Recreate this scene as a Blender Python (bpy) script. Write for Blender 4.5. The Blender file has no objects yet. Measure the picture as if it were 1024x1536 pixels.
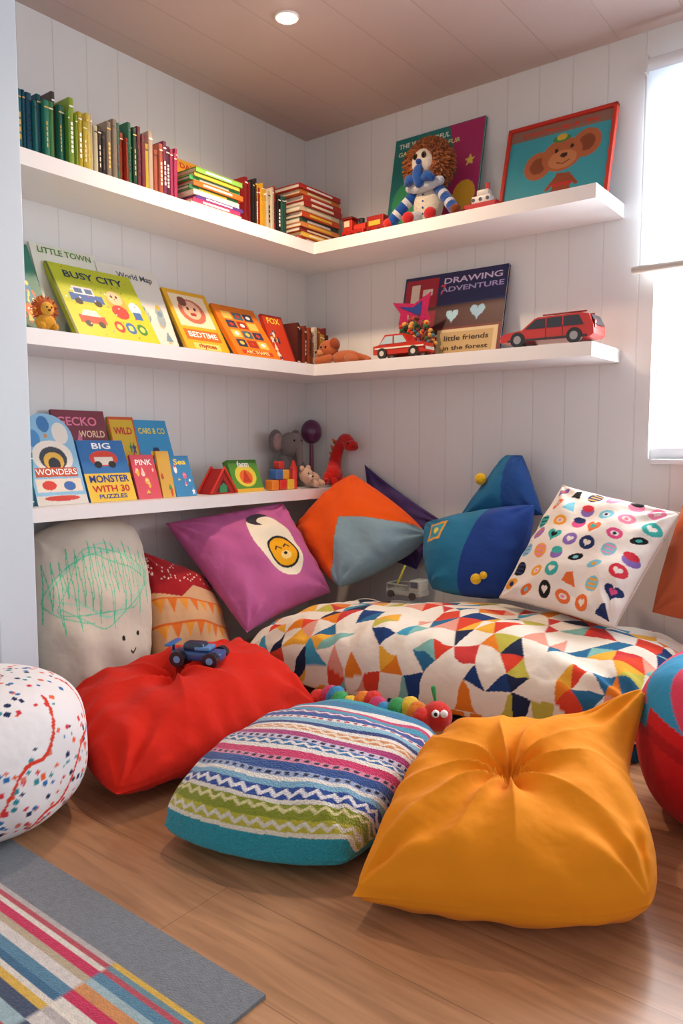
import bpy, math, random
import numpy as np
from mathutils import Vector, Matrix
random.seed(7)
PI=math.pi
# ------------------------------------------------------------------ colour helpers
def lin(c):
    if isinstance(c,str):
        c=c.lstrip('#'); c=[int(c[i:i+2],16)/255 for i in (0,2,4)]
    return np.array([x/12.92 if x<=.04045 else ((x+.055)/1.055)**2.4 for x in c[:3]])
def V3(*a): return np.array(a,dtype=float)
def nrm(v):
    v=np.asarray(v,float); return v/max(1e-9,np.linalg.norm(v))
# ------------------------------------------------------------------ painter (per-vertex procedural colour)
class Paint:
    def __init__(s,U,V,base,X=None,Y=None,P=None):
        s.U=U;s.V=V;s.X=X if X is not None else U;s.Y=Y if Y is not None else V;s.P=P
        s.C=np.tile(lin(base),(len(U),1))
    def m(s,mask,c): s.C[mask]=lin(c)
    def rect(s,x0,y0,x1,y1,c): s.m((s.U>=x0)&(s.U<=x1)&(s.V>=y0)&(s.V<=y1),c)
    def ell(s,cx,cy,rx,ry,c,a=0):
        dx=s.U-cx;dy=s.V-cy;ca,sa=math.cos(a),math.sin(a)
        s.m(((dx*ca+dy*sa)/rx)**2+((-dx*sa+dy*ca)/ry)**2<=1,c)
    def poly(s,pts,c,phys=False):
        A,B=(s.X,s.Y) if phys else (s.U,s.V)
        xs=[p[0] for p in pts];ys=[p[1] for p in pts]
        idx=np.nonzero((A>=min(xs))&(A<=max(xs))&(B>=min(ys))&(B<=max(ys)))[0]
        if len(idx)==0:return
        a=A[idx];b=B[idx];ins=np.zeros(len(idx),bool)
        n=len(pts);j=n-1
        for i in range(n):
            xi,yi=pts[i];xj,yj=pts[j]
            if yi!=yj:
                cond=((yi>b)!=(yj>b))&(a<(xj-xi)*(b-yi)/(yj-yi)+xi)
                ins^=cond
            j=i
        s.C[idx[ins]]=lin(c)
    def line(s,pts,w,c,phys=False):
        A,B=(s.X,s.Y) if phys else (s.U,s.V)
        mk=np.zeros(len(A),bool)
        for (x0,y0),(x1,y1) in zip(pts[:-1],pts[1:]):
            dx,dy=x1-x0,y1-y0;l=dx*dx+dy*dy+1e-12
            t=np.clip(((A-x0)*dx+(B-y0)*dy)/l,0,1)
            mk|=((A-x0-t*dx)**2+(B-y0-t*dy)**2)<(w/2)**2
        s.m(mk,c)
    def star(s,cx,cy,r,c,n=5,ry=None):
        ry=ry or r
        s.poly([(cx+(r if i%2==0 else r*.45)*math.sin(i*PI/n),cy+(ry if i%2==0 else ry*.45)*math.cos(i*PI/n)) for i in range(2*n)],c)
    def heart(s,cx,cy,r,c,ry=None):
        ry=ry or r
        s.poly([(cx+r*1.0*math.sin(t)**3,cy+ry*(13*math.cos(t)-5*math.cos(2*t)-2*math.cos(3*t)-math.cos(4*t))/16) for t in np.linspace(0,2*PI,24,endpoint=False)],c)
# ------------------------------------------------------------------ mesh builder
_tc={}
def text_mesh(s,bold=.012):
    k=(s,bold)
    if k in _tc: return _tc[k]
    cu=bpy.data.curves.new('t','FONT');cu.body=s;cu.size=1;cu.align_x='CENTER';cu.align_y='CENTER';cu.offset=bold;cu.resolution_u=3
    ob=bpy.data.objects.new('t',cu);bpy.context.collection.objects.link(ob)
    bpy.context.view_layer.update()
    dg=bpy.context.evaluated_depsgraph_get();me=bpy.data.meshes.new_from_object(ob.evaluated_get(dg))
    v=np.array([tuple(x.co) for x in me.vertices]).reshape(-1,3);f=[tuple(p.vertices) for p in me.polygons]
    bpy.data.objects.remove(ob);bpy.data.curves.remove(cu);bpy.data.meshes.remove(me)
    w=v[:,0].max()-v[:,0].min() if len(v) else 1
    _tc[k]=(v,f,w);return _tc[k]
class MB:
    def __init__(s): s.v=[];s.f=[];s.c=[];s.s=[];s.n=0
    def add(s,v,f,c,smooth=False):
        v=np.asarray(v,float)
        c=lin(c) if (isinstance(c,str) or (not hasattr(c,'shape'))) else c
        if c.ndim==1:c=np.tile(c,(len(v),1))
        s.v.append(v);s.c.append(c);n=s.n
        s.f.extend([tuple(i+n for i in q) for q in f]);s.s.extend([smooth]*len(f));s.n+=len(v)
    def box(s,c,sz,col,R=None):
        h=np.array(sz)/2
        v=np.array([(x,y,z) for x in(-1,1) for y in(-1,1) for z in(-1,1)])*h
        if R is not None:v=v@np.array(R).T
        s.add(v+np.array(c),[(0,1,3,2),(4,6,7,5),(0,4,5,1),(2,3,7,6),(0,2,6,4),(1,5,7,3)],col)
    def bx(s,a,b,col):
        a=np.array(a,float);b=np.array(b,float);s.box((a+b)/2,np.abs(b-a),col)
    def rbox(s,c,sz,col,r=.01,R=None,seg=3):
        h=np.array(sz,float)/2;r=min(r,*(h*.999))
        def ts(H): return np.concatenate([np.linspace(-H,-H+r,seg+1),np.linspace(H-r,H,seg+1)])
        for ax in range(3):
            for sg in(-1,1):
                a,b=[(1,2),(2,0),(0,1)][ax]
                A,B=np.meshgrid(ts(h[a]),ts(h[b]),indexing='ij')
                p=np.zeros(A.shape+(3,));p[...,a]=A;p[...,b]=B;p[...,ax]=sg*h[ax]
                inn=np.clip(p,-(h-r),h-r);d=p-inn
                d/=np.maximum(1e-9,np.linalg.norm(d,axis=-1,keepdims=True));p=inn+d*r
                n=A.shape[0];m=A.shape[1];p=p.reshape(-1,3)
                if R is not None:p=p@np.array(R).T
                f=[(i*m+j,(i+1)*m+j,(i+1)*m+j+1,i*m+j+1) for i in range(n-1) for j in range(m-1)]
                if sg<0:f=[q[::-1] for q in f]
                s.add(p+np.array(c),f,col,True)
    def sph(s,c,r,col,nu=20,nv=14,R=None,fn=None):
        if np.isscalar(r):r=(r,r,r)
        th=np.linspace(0,2*PI,nu,endpoint=False);ph=np.linspace(-PI/2,PI/2,nv+1)
        T,Ph=np.meshgrid(th,ph);d=np.stack([np.cos(Ph)*np.cos(T),np.cos(Ph)*np.sin(T),np.sin(Ph)],-1).reshape(-1,3)
        p=d*np.array(r)
        if fn is not None:p=p*fn(d)[:,None]
        if R is not None:p=p@np.array(R).T
        f=[(j*nu+i,j*nu+(i+1)%nu,(j+1)*nu+(i+1)%nu,(j+1)*nu+i) for j in range(nv) for i in range(nu)]
        s.add(p+np.array(c),f,col,True)
    def tube(s,pts,rad,col,n=10,sub=4,caps=True):
        pts=[np.array(p,float) for p in pts]
        if np.isscalar(rad):rad=[rad]*len(pts)
        P=[];Rr=[]
        m=len(pts)
        if sub>1 and m>2:
            for i in range(m-1):
                p0=pts[max(0,i-1)];p1=pts[i];p2=pts[i+1];p3=pts[min(m-1,i+2)]
                for k in range(sub):
                    t=k/sub
                    P.append(.5*((2*p1)+(-p0+p2)*t+(2*p0-5*p1+4*p2-p3)*t*t+(-p0+3*p1-3*p2+p3)*t**3));Rr.append(rad[i]*(1-t)+rad[i+1]*t)
            P.append(pts[-1]);Rr.append(rad[-1])
        else:P=pts;Rr=list(rad)
        if caps:
            t0=nrm(P[0]-P[1]);t1=nrm(P[-1]-P[-2])
            P=[P[0]+t0*Rr[0]*.9,P[0]+t0*Rr[0]*.6]+P+[P[-1]+t1*Rr[-1]*.6,P[-1]+t1*Rr[-1]*.9]
            Rr=[Rr[0]*.25,Rr[0]*.75]+Rr+[Rr[-1]*.75,Rr[-1]*.25]
        V=[];up=np.array([.13,.21,.97]);nrmv=None
        for i in range(len(P)):
            t=nrm(P[min(i+1,len(P)-1)]-P[max(i-1,0)])
            if nrmv is None:nrmv=nrm(np.cross(t,up))
            nrmv=nrm(nrmv-t*np.dot(nrmv,t));b=np.cross(t,nrmv)
            for k in range(n):
                a=2*PI*k/n;V.append(P[i]+Rr[i]*(math.cos(a)*nrmv+math.sin(a)*b))
        f=[(i*n+k,i*n+(k+1)%n,(i+1)*n+(k+1)%n,(i+1)*n+k) for i in range(len(P)-1) for k in range(n)]
        f.append(tuple(range(n))[::-1]);f.append(tuple((len(P)-1)*n+k for k in range(n)))
        s.add(np.array(V),f,col,True)
    def cyl(s,a,b,ra,rb,col,n=24):
        a=np.array(a,float);b=np.array(b,float);t=nrm(b-a);x=nrm(np.cross(t,[.3,.5,.8] if abs(t[2])>.9 else [0,0,1]));y=np.cross(t,x)
        ring=[math.cos(2*PI*k/n)*x+math.sin(2*PI*k/n)*y for k in range(n)]
        v=[a+ra*q for q in ring]+[b+rb*q for q in ring]
        s.add(v,[(k,(k+1)%n,n+(k+1)%n,n+k) for k in range(n)],col,True)
        s.add([a+ra*q for q in ring],[tuple(range(n))[::-1]],col);s.add([b+rb*q for q in ring],[tuple(range(n))],col)
    def extr(s,poly,o,ex,ey,dep,col):
        o=np.array(o,float);ex=np.array(ex,float);ey=np.array(ey,float);dep=np.array(dep,float)
        a=[o+ex*x+ey*y for x,y in poly];b=[q+dep for q in a];n=len(poly)
        s.add(a,[tuple(range(n))],col);s.add(b,[tuple(range(n))[::-1]],col)
        s.add(a+b,[(i,(i+1)%n,n+(i+1)%n,n+i) for i in range(n)],col)
    def panel(s,c00,c10,c11,c01,base,paint=None,nx=70,ny=90,off=0):
        c00,c10,c11,c01=[np.array(q,float) for q in(c00,c10,c11,c01)]
        if paint is None:nx=ny=1
        u,v=np.meshgrid(np.linspace(0,1,nx+1),np.linspace(0,1,ny+1),indexing='ij');u=u.ravel();v=v.ravel()
        n=nrm(np.cross(c10-c00,c01-c00))
        p=(c00*((1-u)*(1-v))[:,None]+c10*(u*(1-v))[:,None]+c11*(u*v)[:,None]+c01*((1-u)*v)[:,None])+n*off
        P=Paint(u,v,base)
        if paint:paint(P)
        m=ny+1
        s.add(p,[(i*m+j,(i+1)*m+j,(i+1)*m+j+1,i*m+j+1) for i in range(nx) for j in range(ny)],P.C)
    def text(s,t,o,ex,ey,w,col,h=None,off=.0012,bold=.012):
        v,f,W=text_mesh(t,bold)
        if len(v)==0:return
        ex=nrm(ex);ey=nrm(ey);n=np.cross(ex,ey);k=w/W;ky=k if h is None else h/.75
        s.add(np.array(o)+v[:,:1]*k*ex+v[:,1:2]*ky*ey+n*off,f,col)
    def done(s,name,mat):
        me=bpy.data.meshes.new(name);v=np.concatenate(s.v)
        me.from_pydata([tuple(q) for q in v],[],s.f);me.update()
        at=me.attributes.new('Col','FLOAT_COLOR','POINT')
        c=np.concatenate(s.c);c=np.hstack([c,np.ones((len(c),1))]).astype(np.float32)
        at.data.foreach_set('color',c.ravel())
        me.polygons.foreach_set('use_smooth',s.s)
        me.materials.append(mat)
        ob=bpy.data.objects.new(name,me);bpy.context.collection.objects.link(ob);return ob
# ------------------------------------------------------------------ materials
def newmat(name):
    m=bpy.data.materials.new(name);m.use_nodes=True;nt=m.node_tree
    return m,nt,nt.nodes,nt.links,nt.nodes['Principled BSDF']
def colmat(name,rough=.8,sheen=0,bs=0,bstr=.2,bdist=.001,weave=False,spec=.3,coat=0,fuzz=0,crease=0):
    m,nt,N,Lk,b=newmat(name)
    a=N.new('ShaderNodeAttribute');a.attribute_name='Col'
    col=a.outputs['Color']
    tc=N.new('ShaderNodeTexCoord')
    if fuzz:
        nz=N.new('ShaderNodeTexNoise');nz.inputs['Scale'].default_value=fuzz;nz.inputs['Detail'].default_value=4
        Lk.new(tc.outputs['Object'],nz.inputs['Vector'])
        mr=N.new('ShaderNodeMapRange');mr.inputs[3].default_value=.72;mr.inputs[4].default_value=1.2;Lk.new(nz.outputs['Fac'],mr.inputs[0])
        vm=N.new('ShaderNodeVectorMath');vm.operation='SCALE';Lk.new(col,vm.inputs[0]);Lk.new(mr.outputs[0],vm.inputs['Scale']);col=vm.outputs[0]
    Lk.new(col,b.inputs['Base Color'])
    b.inputs['Roughness'].default_value=rough;b.inputs['Specular IOR Level'].default_value=spec
    b.inputs['Sheen Weight'].default_value=sheen;b.inputs['Coat Weight'].default_value=coat
    if bs:
        nz=N.new('ShaderNodeTexNoise') if not weave else N.new('ShaderNodeTexVoronoi')
        nz.inputs['Scale'].default_value=bs;Lk.new(tc.outputs['Object'],nz.inputs['Vector'])
        bp=N.new('ShaderNodeBump');bp.inputs['Strength'].default_value=bstr;bp.inputs['Distance'].default_value=bdist
        Lk.new(nz.outputs[0],bp.inputs['Height']);Lk.new(bp.outputs[0],b.inputs['Normal'])
        if crease:
            n2=N.new('ShaderNodeTexNoise');n2.inputs['Scale'].default_value=12;n2.inputs['Detail'].default_value=2.5;Lk.new(tc.outputs['Object'],n2.inputs['Vector'])
            b2=N.new('ShaderNodeBump');b2.inputs['Strength'].default_value=crease;b2.inputs['Distance'].default_value=.018;Lk.new(n2.outputs[0],b2.inputs['Height']);Lk.new(b2.outputs[0],bp.inputs['Normal'])
    return m
FAB=colmat('fabric',.9,.08,600,.25,.0008,spec=.1,crease=.55)
SATIN=colmat('cotton_twill',.85,.05,420,.15,.0008,spec=.12,crease=.55)
KNIT=colmat('knit',.95,.2,230,.8,.003,weave=True,spec=.1,fuzz=150)
PLUSH=colmat('plush',.95,.3,260,.8,.004,spec=.05,fuzz=120)
PAPER=colmat('printed_paper',.45,0,0,spec=.4)
PLAST=colmat('toy_plastic',.3,0,0,spec=.5,coat=.3)
WOODP=colmat('painted_wood',.5,0,40,.1,.001)
def wallmat(name,col,ax,w,groove=.004,depth=.0015,rough=.55,mott=.03,gcol=.88):
    m,nt,N,Lk,b=newmat(name)
    tc=N.new('ShaderNodeTexCoord');sp=N.new('ShaderNodeSeparateXYZ');Lk.new(tc.outputs['Object'],sp.inputs[0])
    def mt(op,a,bv=None,clamp=False):
        n=N.new('ShaderNodeMath');n.operation=op;n.use_clamp=clamp
        if isinstance(a,(int,float)):n.inputs[0].default_value=a
        else:Lk.new(a,n.inputs[0])
        if bv is not None:
            if isinstance(bv,(int,float)):n.inputs[1].default_value=bv
            else:Lk.new(bv,n.inputs[1])
        return n.outputs[0]
    fr=mt('FRACT',mt('DIVIDE',mt('ADD',sp.outputs[ax],10),w))
    d=mt('MULTIPLY',mt('ABSOLUTE',mt('SUBTRACT',fr,.5)),w)
    g=mt('DIVIDE',mt('SUBTRACT',mt('MULTIPLY',d,1),w/2-groove),groove,True)
    nz=N.new('ShaderNodeTexNoise');nz.inputs['Scale'].default_value=2.5;nz.inputs['Detail'].default_value=5;Lk.new(tc.outputs['Object'],nz.inputs['Vector'])
    mix=N.new('ShaderNodeMix');mix.data_type='RGBA'
    c=lin(col);mix.inputs[6].default_value=(*c,1);mix.inputs[7].default_value=(*(c*gcol),1);Lk.new(g,mix.inputs[0])
    hs=N.new('ShaderNodeVectorMath');hs.operation='SCALE';mr=N.new('ShaderNodeMapRange');mr.inputs[3].default_value=1-mott;mr.inputs[4].default_value=1+mott
    Lk.new(nz.outputs[0],mr.inputs[0]);Lk.new(mix.outputs[2],hs.inputs[0]);Lk.new(mr.outputs[0],hs.inputs['Scale']);Lk.new(hs.outputs[0],b.inputs['Base Color'])
    bp=N.new('ShaderNodeBump');bp.invert=True;bp.inputs['Distance'].default_value=depth;bp.inputs['Strength'].default_value=.7;Lk.new(g,bp.inputs['Height']);Lk.new(bp.outputs[0],b.inputs['Normal'])
    b.inputs['Roughness'].default_value=rough;b.inputs['Specular IOR Level'].default_value=.3
    return m
def flat(name,col,rough=.5,spec=.3):
    m,nt,N,Lk,b=newmat(name);b.inputs['Base Color'].default_value=(*lin(col),1);b.inputs['Roughness'].default_value=rough;b.inputs['Specular IOR Level'].default_value=spec
    nz=N.new('ShaderNodeTexNoise');nz.inputs['Scale'].default_value=60;tc=N.new('ShaderNodeTexCoord');Lk.new(tc.outputs['Object'],nz.inputs['Vector'])
    bp=N.new('ShaderNodeBump');bp.inputs['Strength'].default_value=.05;bp.inputs['Distance'].default_value=.001;Lk.new(nz.outputs[0],bp.inputs['Height']);Lk.new(bp.outputs[0],b.inputs['Normal'])
    return m
def floormat():
    m,nt,N,Lk,b=newmat('oak_floor')
    tc=N.new('ShaderNodeTexCoord')
    br=N.new('ShaderNodeTexBrick');br.inputs['Scale'].default_value=1;br.inputs['Brick Width'].default_value=1.4;br.inputs['Row Height'].default_value=.19;br.inputs['Mortar Size'].default_value=.001;br.inputs['Mortar Smooth'].default_value=.3
    br.inputs['Color1'].default_value=(*lin('#bd906c'),1);br.inputs['Color2'].default_value=(*lin('#b0825e'),1);br.inputs['Mortar'].default_value=(*lin('#866044'),1);br.offset=.37
    Lk.new(tc.outputs['Object'],br.inputs['Vector'])
    mp=N.new('ShaderNodeMapping');mp.inputs['Scale'].default_value=(1.6,18,1);Lk.new(tc.outputs['Object'],mp.inputs[0])
    nz=N.new('ShaderNodeTexNoise');nz.inputs['Scale'].default_value=2.2;nz.inputs['Detail'].default_value=8;nz.inputs['Distortion'].default_value=.8;Lk.new(mp.outputs[0],nz.inputs['Vector'])
    cr=N.new('ShaderNodeValToRGB');cr.color_ramp.elements[0].position=.3;cr.color_ramp.elements[0].color=(.62,.56,.5,1);cr.color_ramp.elements[1].position=.62;cr.color_ramp.elements[1].color=(1.06,1.05,1.03,1)
    Lk.new(nz.outputs[0],cr.inputs[0])
    mx=N.new('ShaderNodeMix');mx.data_type='RGBA';mx.blend_type='MULTIPLY';mx.inputs[0].default_value=.85;Lk.new(br.outputs[0],mx.inputs[6]);Lk.new(cr.outputs[0],mx.inputs[7]);Lk.new(mx.outputs[2],b.inputs['Base Color'])
    b.inputs['Roughness'].default_value=.32
    bp=N.new('ShaderNodeBump');bp.inputs['Strength'].default_value=.12;bp.inputs['Distance'].default_value=.002;Lk.new(nz.outputs[0],bp.inputs['Height']);Lk.new(bp.outputs[0],b.inputs['Normal'])
    return m
WL=wallmat('panelling_left','#e6e6e5',1,.135)
WB=wallmat('panelling_back','#e6e6e5',0,.135)
CE=wallmat('ceiling_boards','#c7b2aa',0,.235,groove=.004,gcol=.82)
WHT=flat('white_paint','#e8ecf0',.4);SHELF=flat('shelf_white','#f2f2f3',.35);JAMB=flat('partition_paint','#d6e4ee',.5)
# ------------------------------------------------------------------ room
def boxes(name,lst,mat,bev=0):
    mb=MB()
    for a,b in lst:mb.bx(a,b,'#ffffff')
    o=mb.done(name,mat)
    if bev:
        md=o.modifiers.new('b','BEVEL');md.width=bev;md.segments=2
    return o
H=2.39
boxes('floor',[((-.7,-4.2,-.1),(6,.15,0))],floormat())
boxes('ceiling',[((-.7,-3.4,H),(4.4,.15,H+.1))],CE)
boxes('wall_left',[((-.12,-1.72,0),(0,.12,H))],WL)
WX0,WX1,WZ0,WZ1=1.665,2.95,.86,2.19
boxes('wall_back',[((0,0,0),(WX0,.12,H)),((WX1,0,0),(6,.12,H)),((WX0,0,0),(WX1,.12,WZ0)),((WX0,0,WZ1),(WX1,.12,H))],WB)
boxes('wall_partition',[((-.7,-1.84,0),(.40,-1.722,H))],JAMB,.004)
boxes('window_1',[((WX0,.07,WZ0),(WX0+.012,.10,WZ1)),((WX1-.05,.02,WZ0),(WX1,.10,WZ1)),((WX0,.02,WZ1-.04),(WX1,.10,WZ1)),((WX0,.02,WZ0),(WX1,.10,WZ0+.04)),((2.30,.03,WZ0),(2.35,.09,WZ1))],WHT,.002)
boxes('trim_1',[((WX0+.02,-.04,WZ0-.02),(WX1+.04,.02,WZ0))],WHT,.004)
def shade():
    m,nt,N,Lk,b=newmat('shade_fabric');N.remove(b);d=N.new('ShaderNodeBsdfDiffuse');t=N.new('ShaderNodeBsdfTranslucent');mx=N.new('ShaderNodeMixShader');mx.inputs[0].default_value=.6
    d.inputs[0].default_value=(.8,.85,.9,1);t.inputs[0].default_value=(.85,.9,.95,1)
    Lk.new(d.outputs[0],mx.inputs[1]);Lk.new(t.outputs[0],mx.inputs[2]);Lk.new(mx.outputs[0],N['Material Output'].inputs[0])
    return m
e=bpy.data.objects.new('roller_blind',None);bpy.context.collection.objects.link(e)
o=boxes('fabric',[((1.63,-.046,1.56),(3.0,-.044,2.24))],shade());o.parent=e
mb=MB();mb.cyl((1.625,-.045,2.25),(3.02,-.045,2.25),.022,.022,'#dfe3e6');mb.cyl((1.60,-.045,1.545),(3.02,-.045,1.545),.014,.014,'#cfc8bd');mb.bx((1.625,-.07,2.22),(1.635,0,2.28),'#dddddd')
o=mb.done('rail',WOODP);o.parent=e
def shelf(name,z,th,poly):
    mb=MB();mb.extr(poly,(0,0,z),(1,0,0),(0,1,0),(0,0,-th),'#ffffff')
    o=mb.done(name,SHELF);md=o.modifiers.new('b','BEVEL');md.width=.002;md.segments=2
Lp=[(.001,-1.72),(.30,-1.72),(.30,-.30),(1.55,-.30),(1.55,-.001),(.001,-.001)]
shelf('floating_shelf',1.80,.05,Lp);shelf('floating_shelf',1.27,.05,Lp)
shelf('floating_shelf',.713,.045,[(.001,-1.72),(.30,-1.72),(.30,-.001),(.001,-.001)])
e=bpy.data.objects.new('ceiling_downlight',None);bpy.context.collection.objects.link(e);e.location=(.653,-.865,H)
mb=MB()
mb.cyl((0,0,-.006),(0,0,-.0005),.040,.044,'#e8e4df',32);o=mb.done('trim_ring',WOODP);o.parent=e
m,nt,N,Lk,b=newmat('lamp_glow');b.inputs['Emission Color'].default_value=(1,.86,.68,1);b.inputs['Emission Strength'].default_value=40
mb=MB();mb.sph((0,0,-.006),(.032,.032,.008),'#ffffff');o=mb.done('bulb',m);o.parent=e
sl=bpy.data.lights.new('spot','SPOT');sl.energy=60;sl.color=(1,.70,.46);sl.spot_size=2.6;sl.spot_blend=.8;sl.shadow_soft_size=.04
so=bpy.data.objects.new('spot',sl);bpy.context.collection.objects.link(so);so.parent=e;so.location=(0,0,-.03)

# ------------------------------------------------------------------ cushions
def snoise(x,y,seed,sc=1.,n=6):
    r=np.random.default_rng(seed);o=0
    for i in range(n):
        a=r.uniform(0,2*PI);k=sc*r.uniform(.6,1.8);o=o+np.sin(k*(x*math.cos(a)+y*math.sin(a))*2*PI+r.uniform(0,6.28))
    return o/n*1.6
def arcsample(n,half,T,e):
    a=1-np.concatenate([np.linspace(1,.02,400),np.geomspace(.02,1e-7,400)[1:],[0]])
    h=(1-a**2)**e*T/2;s=np.concatenate([[0],np.cumsum(np.hypot(np.diff(a*half),np.diff(h)))])
    pos=np.interp(np.linspace(0,s[-1],n//2+1),s,a)
    return np.concatenate([-pos[::-1],pos[1:]])
def cushion(name,c00,c10,c11,c01,T,base,paint=None,mat=None,pinch=.07,rnd=0,back=1.,e=.45,wr=.012,fold=.012,N=(130,130),seed=1,tuft=None,post=None,seam=None,pull=None):
    c00,c10,c11,c01=[np.array(q,float) for q in(c00,c10,c11,c01)]
    nx,ny=N
    W=(np.linalg.norm(c10-c00)+np.linalg.norm(c11-c01))/2;Hh=(np.linalg.norm(c01-c00)+np.linalg.norm(c11-c10))/2
    A,B=np.meshgrid(arcsample(nx,W/2,T,e),arcsample(ny,Hh/2,T,e),indexing='ij')
    hp=np.maximum(0,(1-A**2)*(1-B**2))
    n=nrm(np.cross(c10-c00+c11-c01,c01-c00+c11-c10))
    if np.isscalar(rnd):rnd=(rnd,)*4
    S0=(A+1)/2;T0=(B+1)/2
    rw=rnd[0]*(1-S0)*(1-T0)+rnd[1]*S0*(1-T0)+rnd[2]*S0*T0+rnd[3]*(1-S0)*T0
    A2=A*(1-pinch*(1-B**2))*(1-rw*(1-np.sqrt(np.maximum(0,1-B**2/2))));B2=B*(1-pinch*(1-A**2))*(1-rw*(1-np.sqrt(np.maximum(0,1-A**2/2))))
    S=(A2+1)/2;Tt=(B2+1)/2
    base_p=c00*((1-S)*(1-Tt))[...,None]+c10*(S*(1-Tt))[...,None]+c11*(S*Tt)[...,None]+c01*((1-S)*Tt)[...,None]
    if pull:
        for (ca,cb,vec,rad) in pull:
            r=np.hypot(A-ca,B-cb);base_p=base_p+np.exp(-(r/rad)**1.5)[...,None]*np.array(vec)
    out=[];smooth=[]
    for side in(1,-1):
        h=hp**e*T/2*(1 if side>0 else back)
        smooth.append(base_p+side*n*h[...,None])
        w=snoise(A*W,B*Hh,seed*7+side,2.2)*wr*np.minimum(1,hp*3)
        for k,(ca,cb) in enumerate([(-1,-1),(1,-1),(1,1),(-1,1)]):
            da=A-ca;db=B-cb;r=np.hypot(da,db);an=np.arctan2(np.abs(db),np.abs(da))
            w=w+fold*np.sin(an*(9+((k*5+seed)%4))+seed+k+2*snoise(A,B,seed+k,.5))*np.exp(-r/.5)*np.minimum(1,hp*10)
        w=w+fold*.45*np.sin(A*17*W/.5+3*snoise(A,B,seed+9,.7))*np.exp(-(1-np.abs(B))/.16)*np.minimum(1,hp*8)
        w=w+fold*.45*np.sin(B*17*Hh/.5+3*snoise(A,B,seed+12,.7))*np.exp(-(1-np.abs(A))/.16)*np.minimum(1,hp*8)
        if tuft:
            for (ta,tb,dep,nf,amp) in tuft:
                r=np.hypot(A-ta,B-tb);an=np.arctan2(B-tb,A-ta)
                h=h*(1-dep*np.exp(-(r/.30)**1.0))
                th=an*nf+1.6*np.sin(an*2+seed)+1.2*snoise(A,B,seed+20,.5)
                w=w+amp*(1-2*np.abs(np.sin(th/2))**.8)*np.exp(-r/.5)*np.minimum(1,r/.10)*np.minimum(1,hp*4)
        hh=(h+w*(1 if side>0 else .6))
        hh=np.maximum(hh*np.minimum(1,hp*200),0)
        out.append(base_p+side*n*hh[...,None])
    mb=MB()
    for k,p in enumerate(out):
        q0=smooth[k]
        da=np.linalg.norm(np.diff(q0,axis=0),axis=-1);X=np.vstack([np.zeros((1,ny+1)),np.cumsum(da,axis=0)]);X=X-X[nx//2:nx//2+1,:]
        db=np.linalg.norm(np.diff(q0,axis=1),axis=-1);Y=np.hstack([np.zeros((nx+1,1)),np.cumsum(db,axis=1)]);Y=Y-Y[:,ny//2:ny//2+1]
        if k==0:YE0=Y[:,:1].copy();YE1=Y[:,-1:].copy()
        else:
            Y=np.where(Y<0,YE0-(Y-Y[:,:1]),YE1+(Y[:,-1:]-Y))
        q=p.reshape(-1,3).copy()
        if post is not None:q=post(q)
        P=Paint(S0.ravel(),T0.ravel(),base,X.ravel(),Y.ravel(),q)
        P.side=1-2*k;P.edge=(Y-YE0).ravel()
        if paint:paint(P)
        m=ny+1
        f=[(i*m+j,(i+1)*m+j,(i+1)*m+j+1,i*m+j+1) for i in range(nx) for j in range(ny)]
        if k:f=[z[::-1] for z in f]
        mb.add(q,f,P.C,True)
        if k==0:front=q.reshape(nx+1,ny+1,3)
    if seam:
        ed=[front[i,0] for i in range(0,nx,3)]+[front[nx,j] for j in range(0,ny,3)]+[front[i,ny] for i in range(nx,0,-3)]+[front[0,j] for j in range(ny,-1,-3)]
        mb.tube(ed,.0035,seam,n=6,sub=1,caps=False)
    o=mb.done(name,mat or FAB)
    import bmesh
    bm=bmesh.new();bm.from_mesh(o.data);bmesh.ops.remove_doubles(bm,verts=bm.verts,dist=1e-5);bm.to_mesh(o.data);bm.free()
    return o
def clampf(z=None,x=None,y=None):
    def f(p):
        if z is not None:p[:,2]=np.maximum(p[:,2],z)
        if x is not None:p[:,0]=np.maximum(p[:,0],x)
        if y is not None:p[:,1]=np.minimum(p[:,1],y)
        return p
    return f
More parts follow.
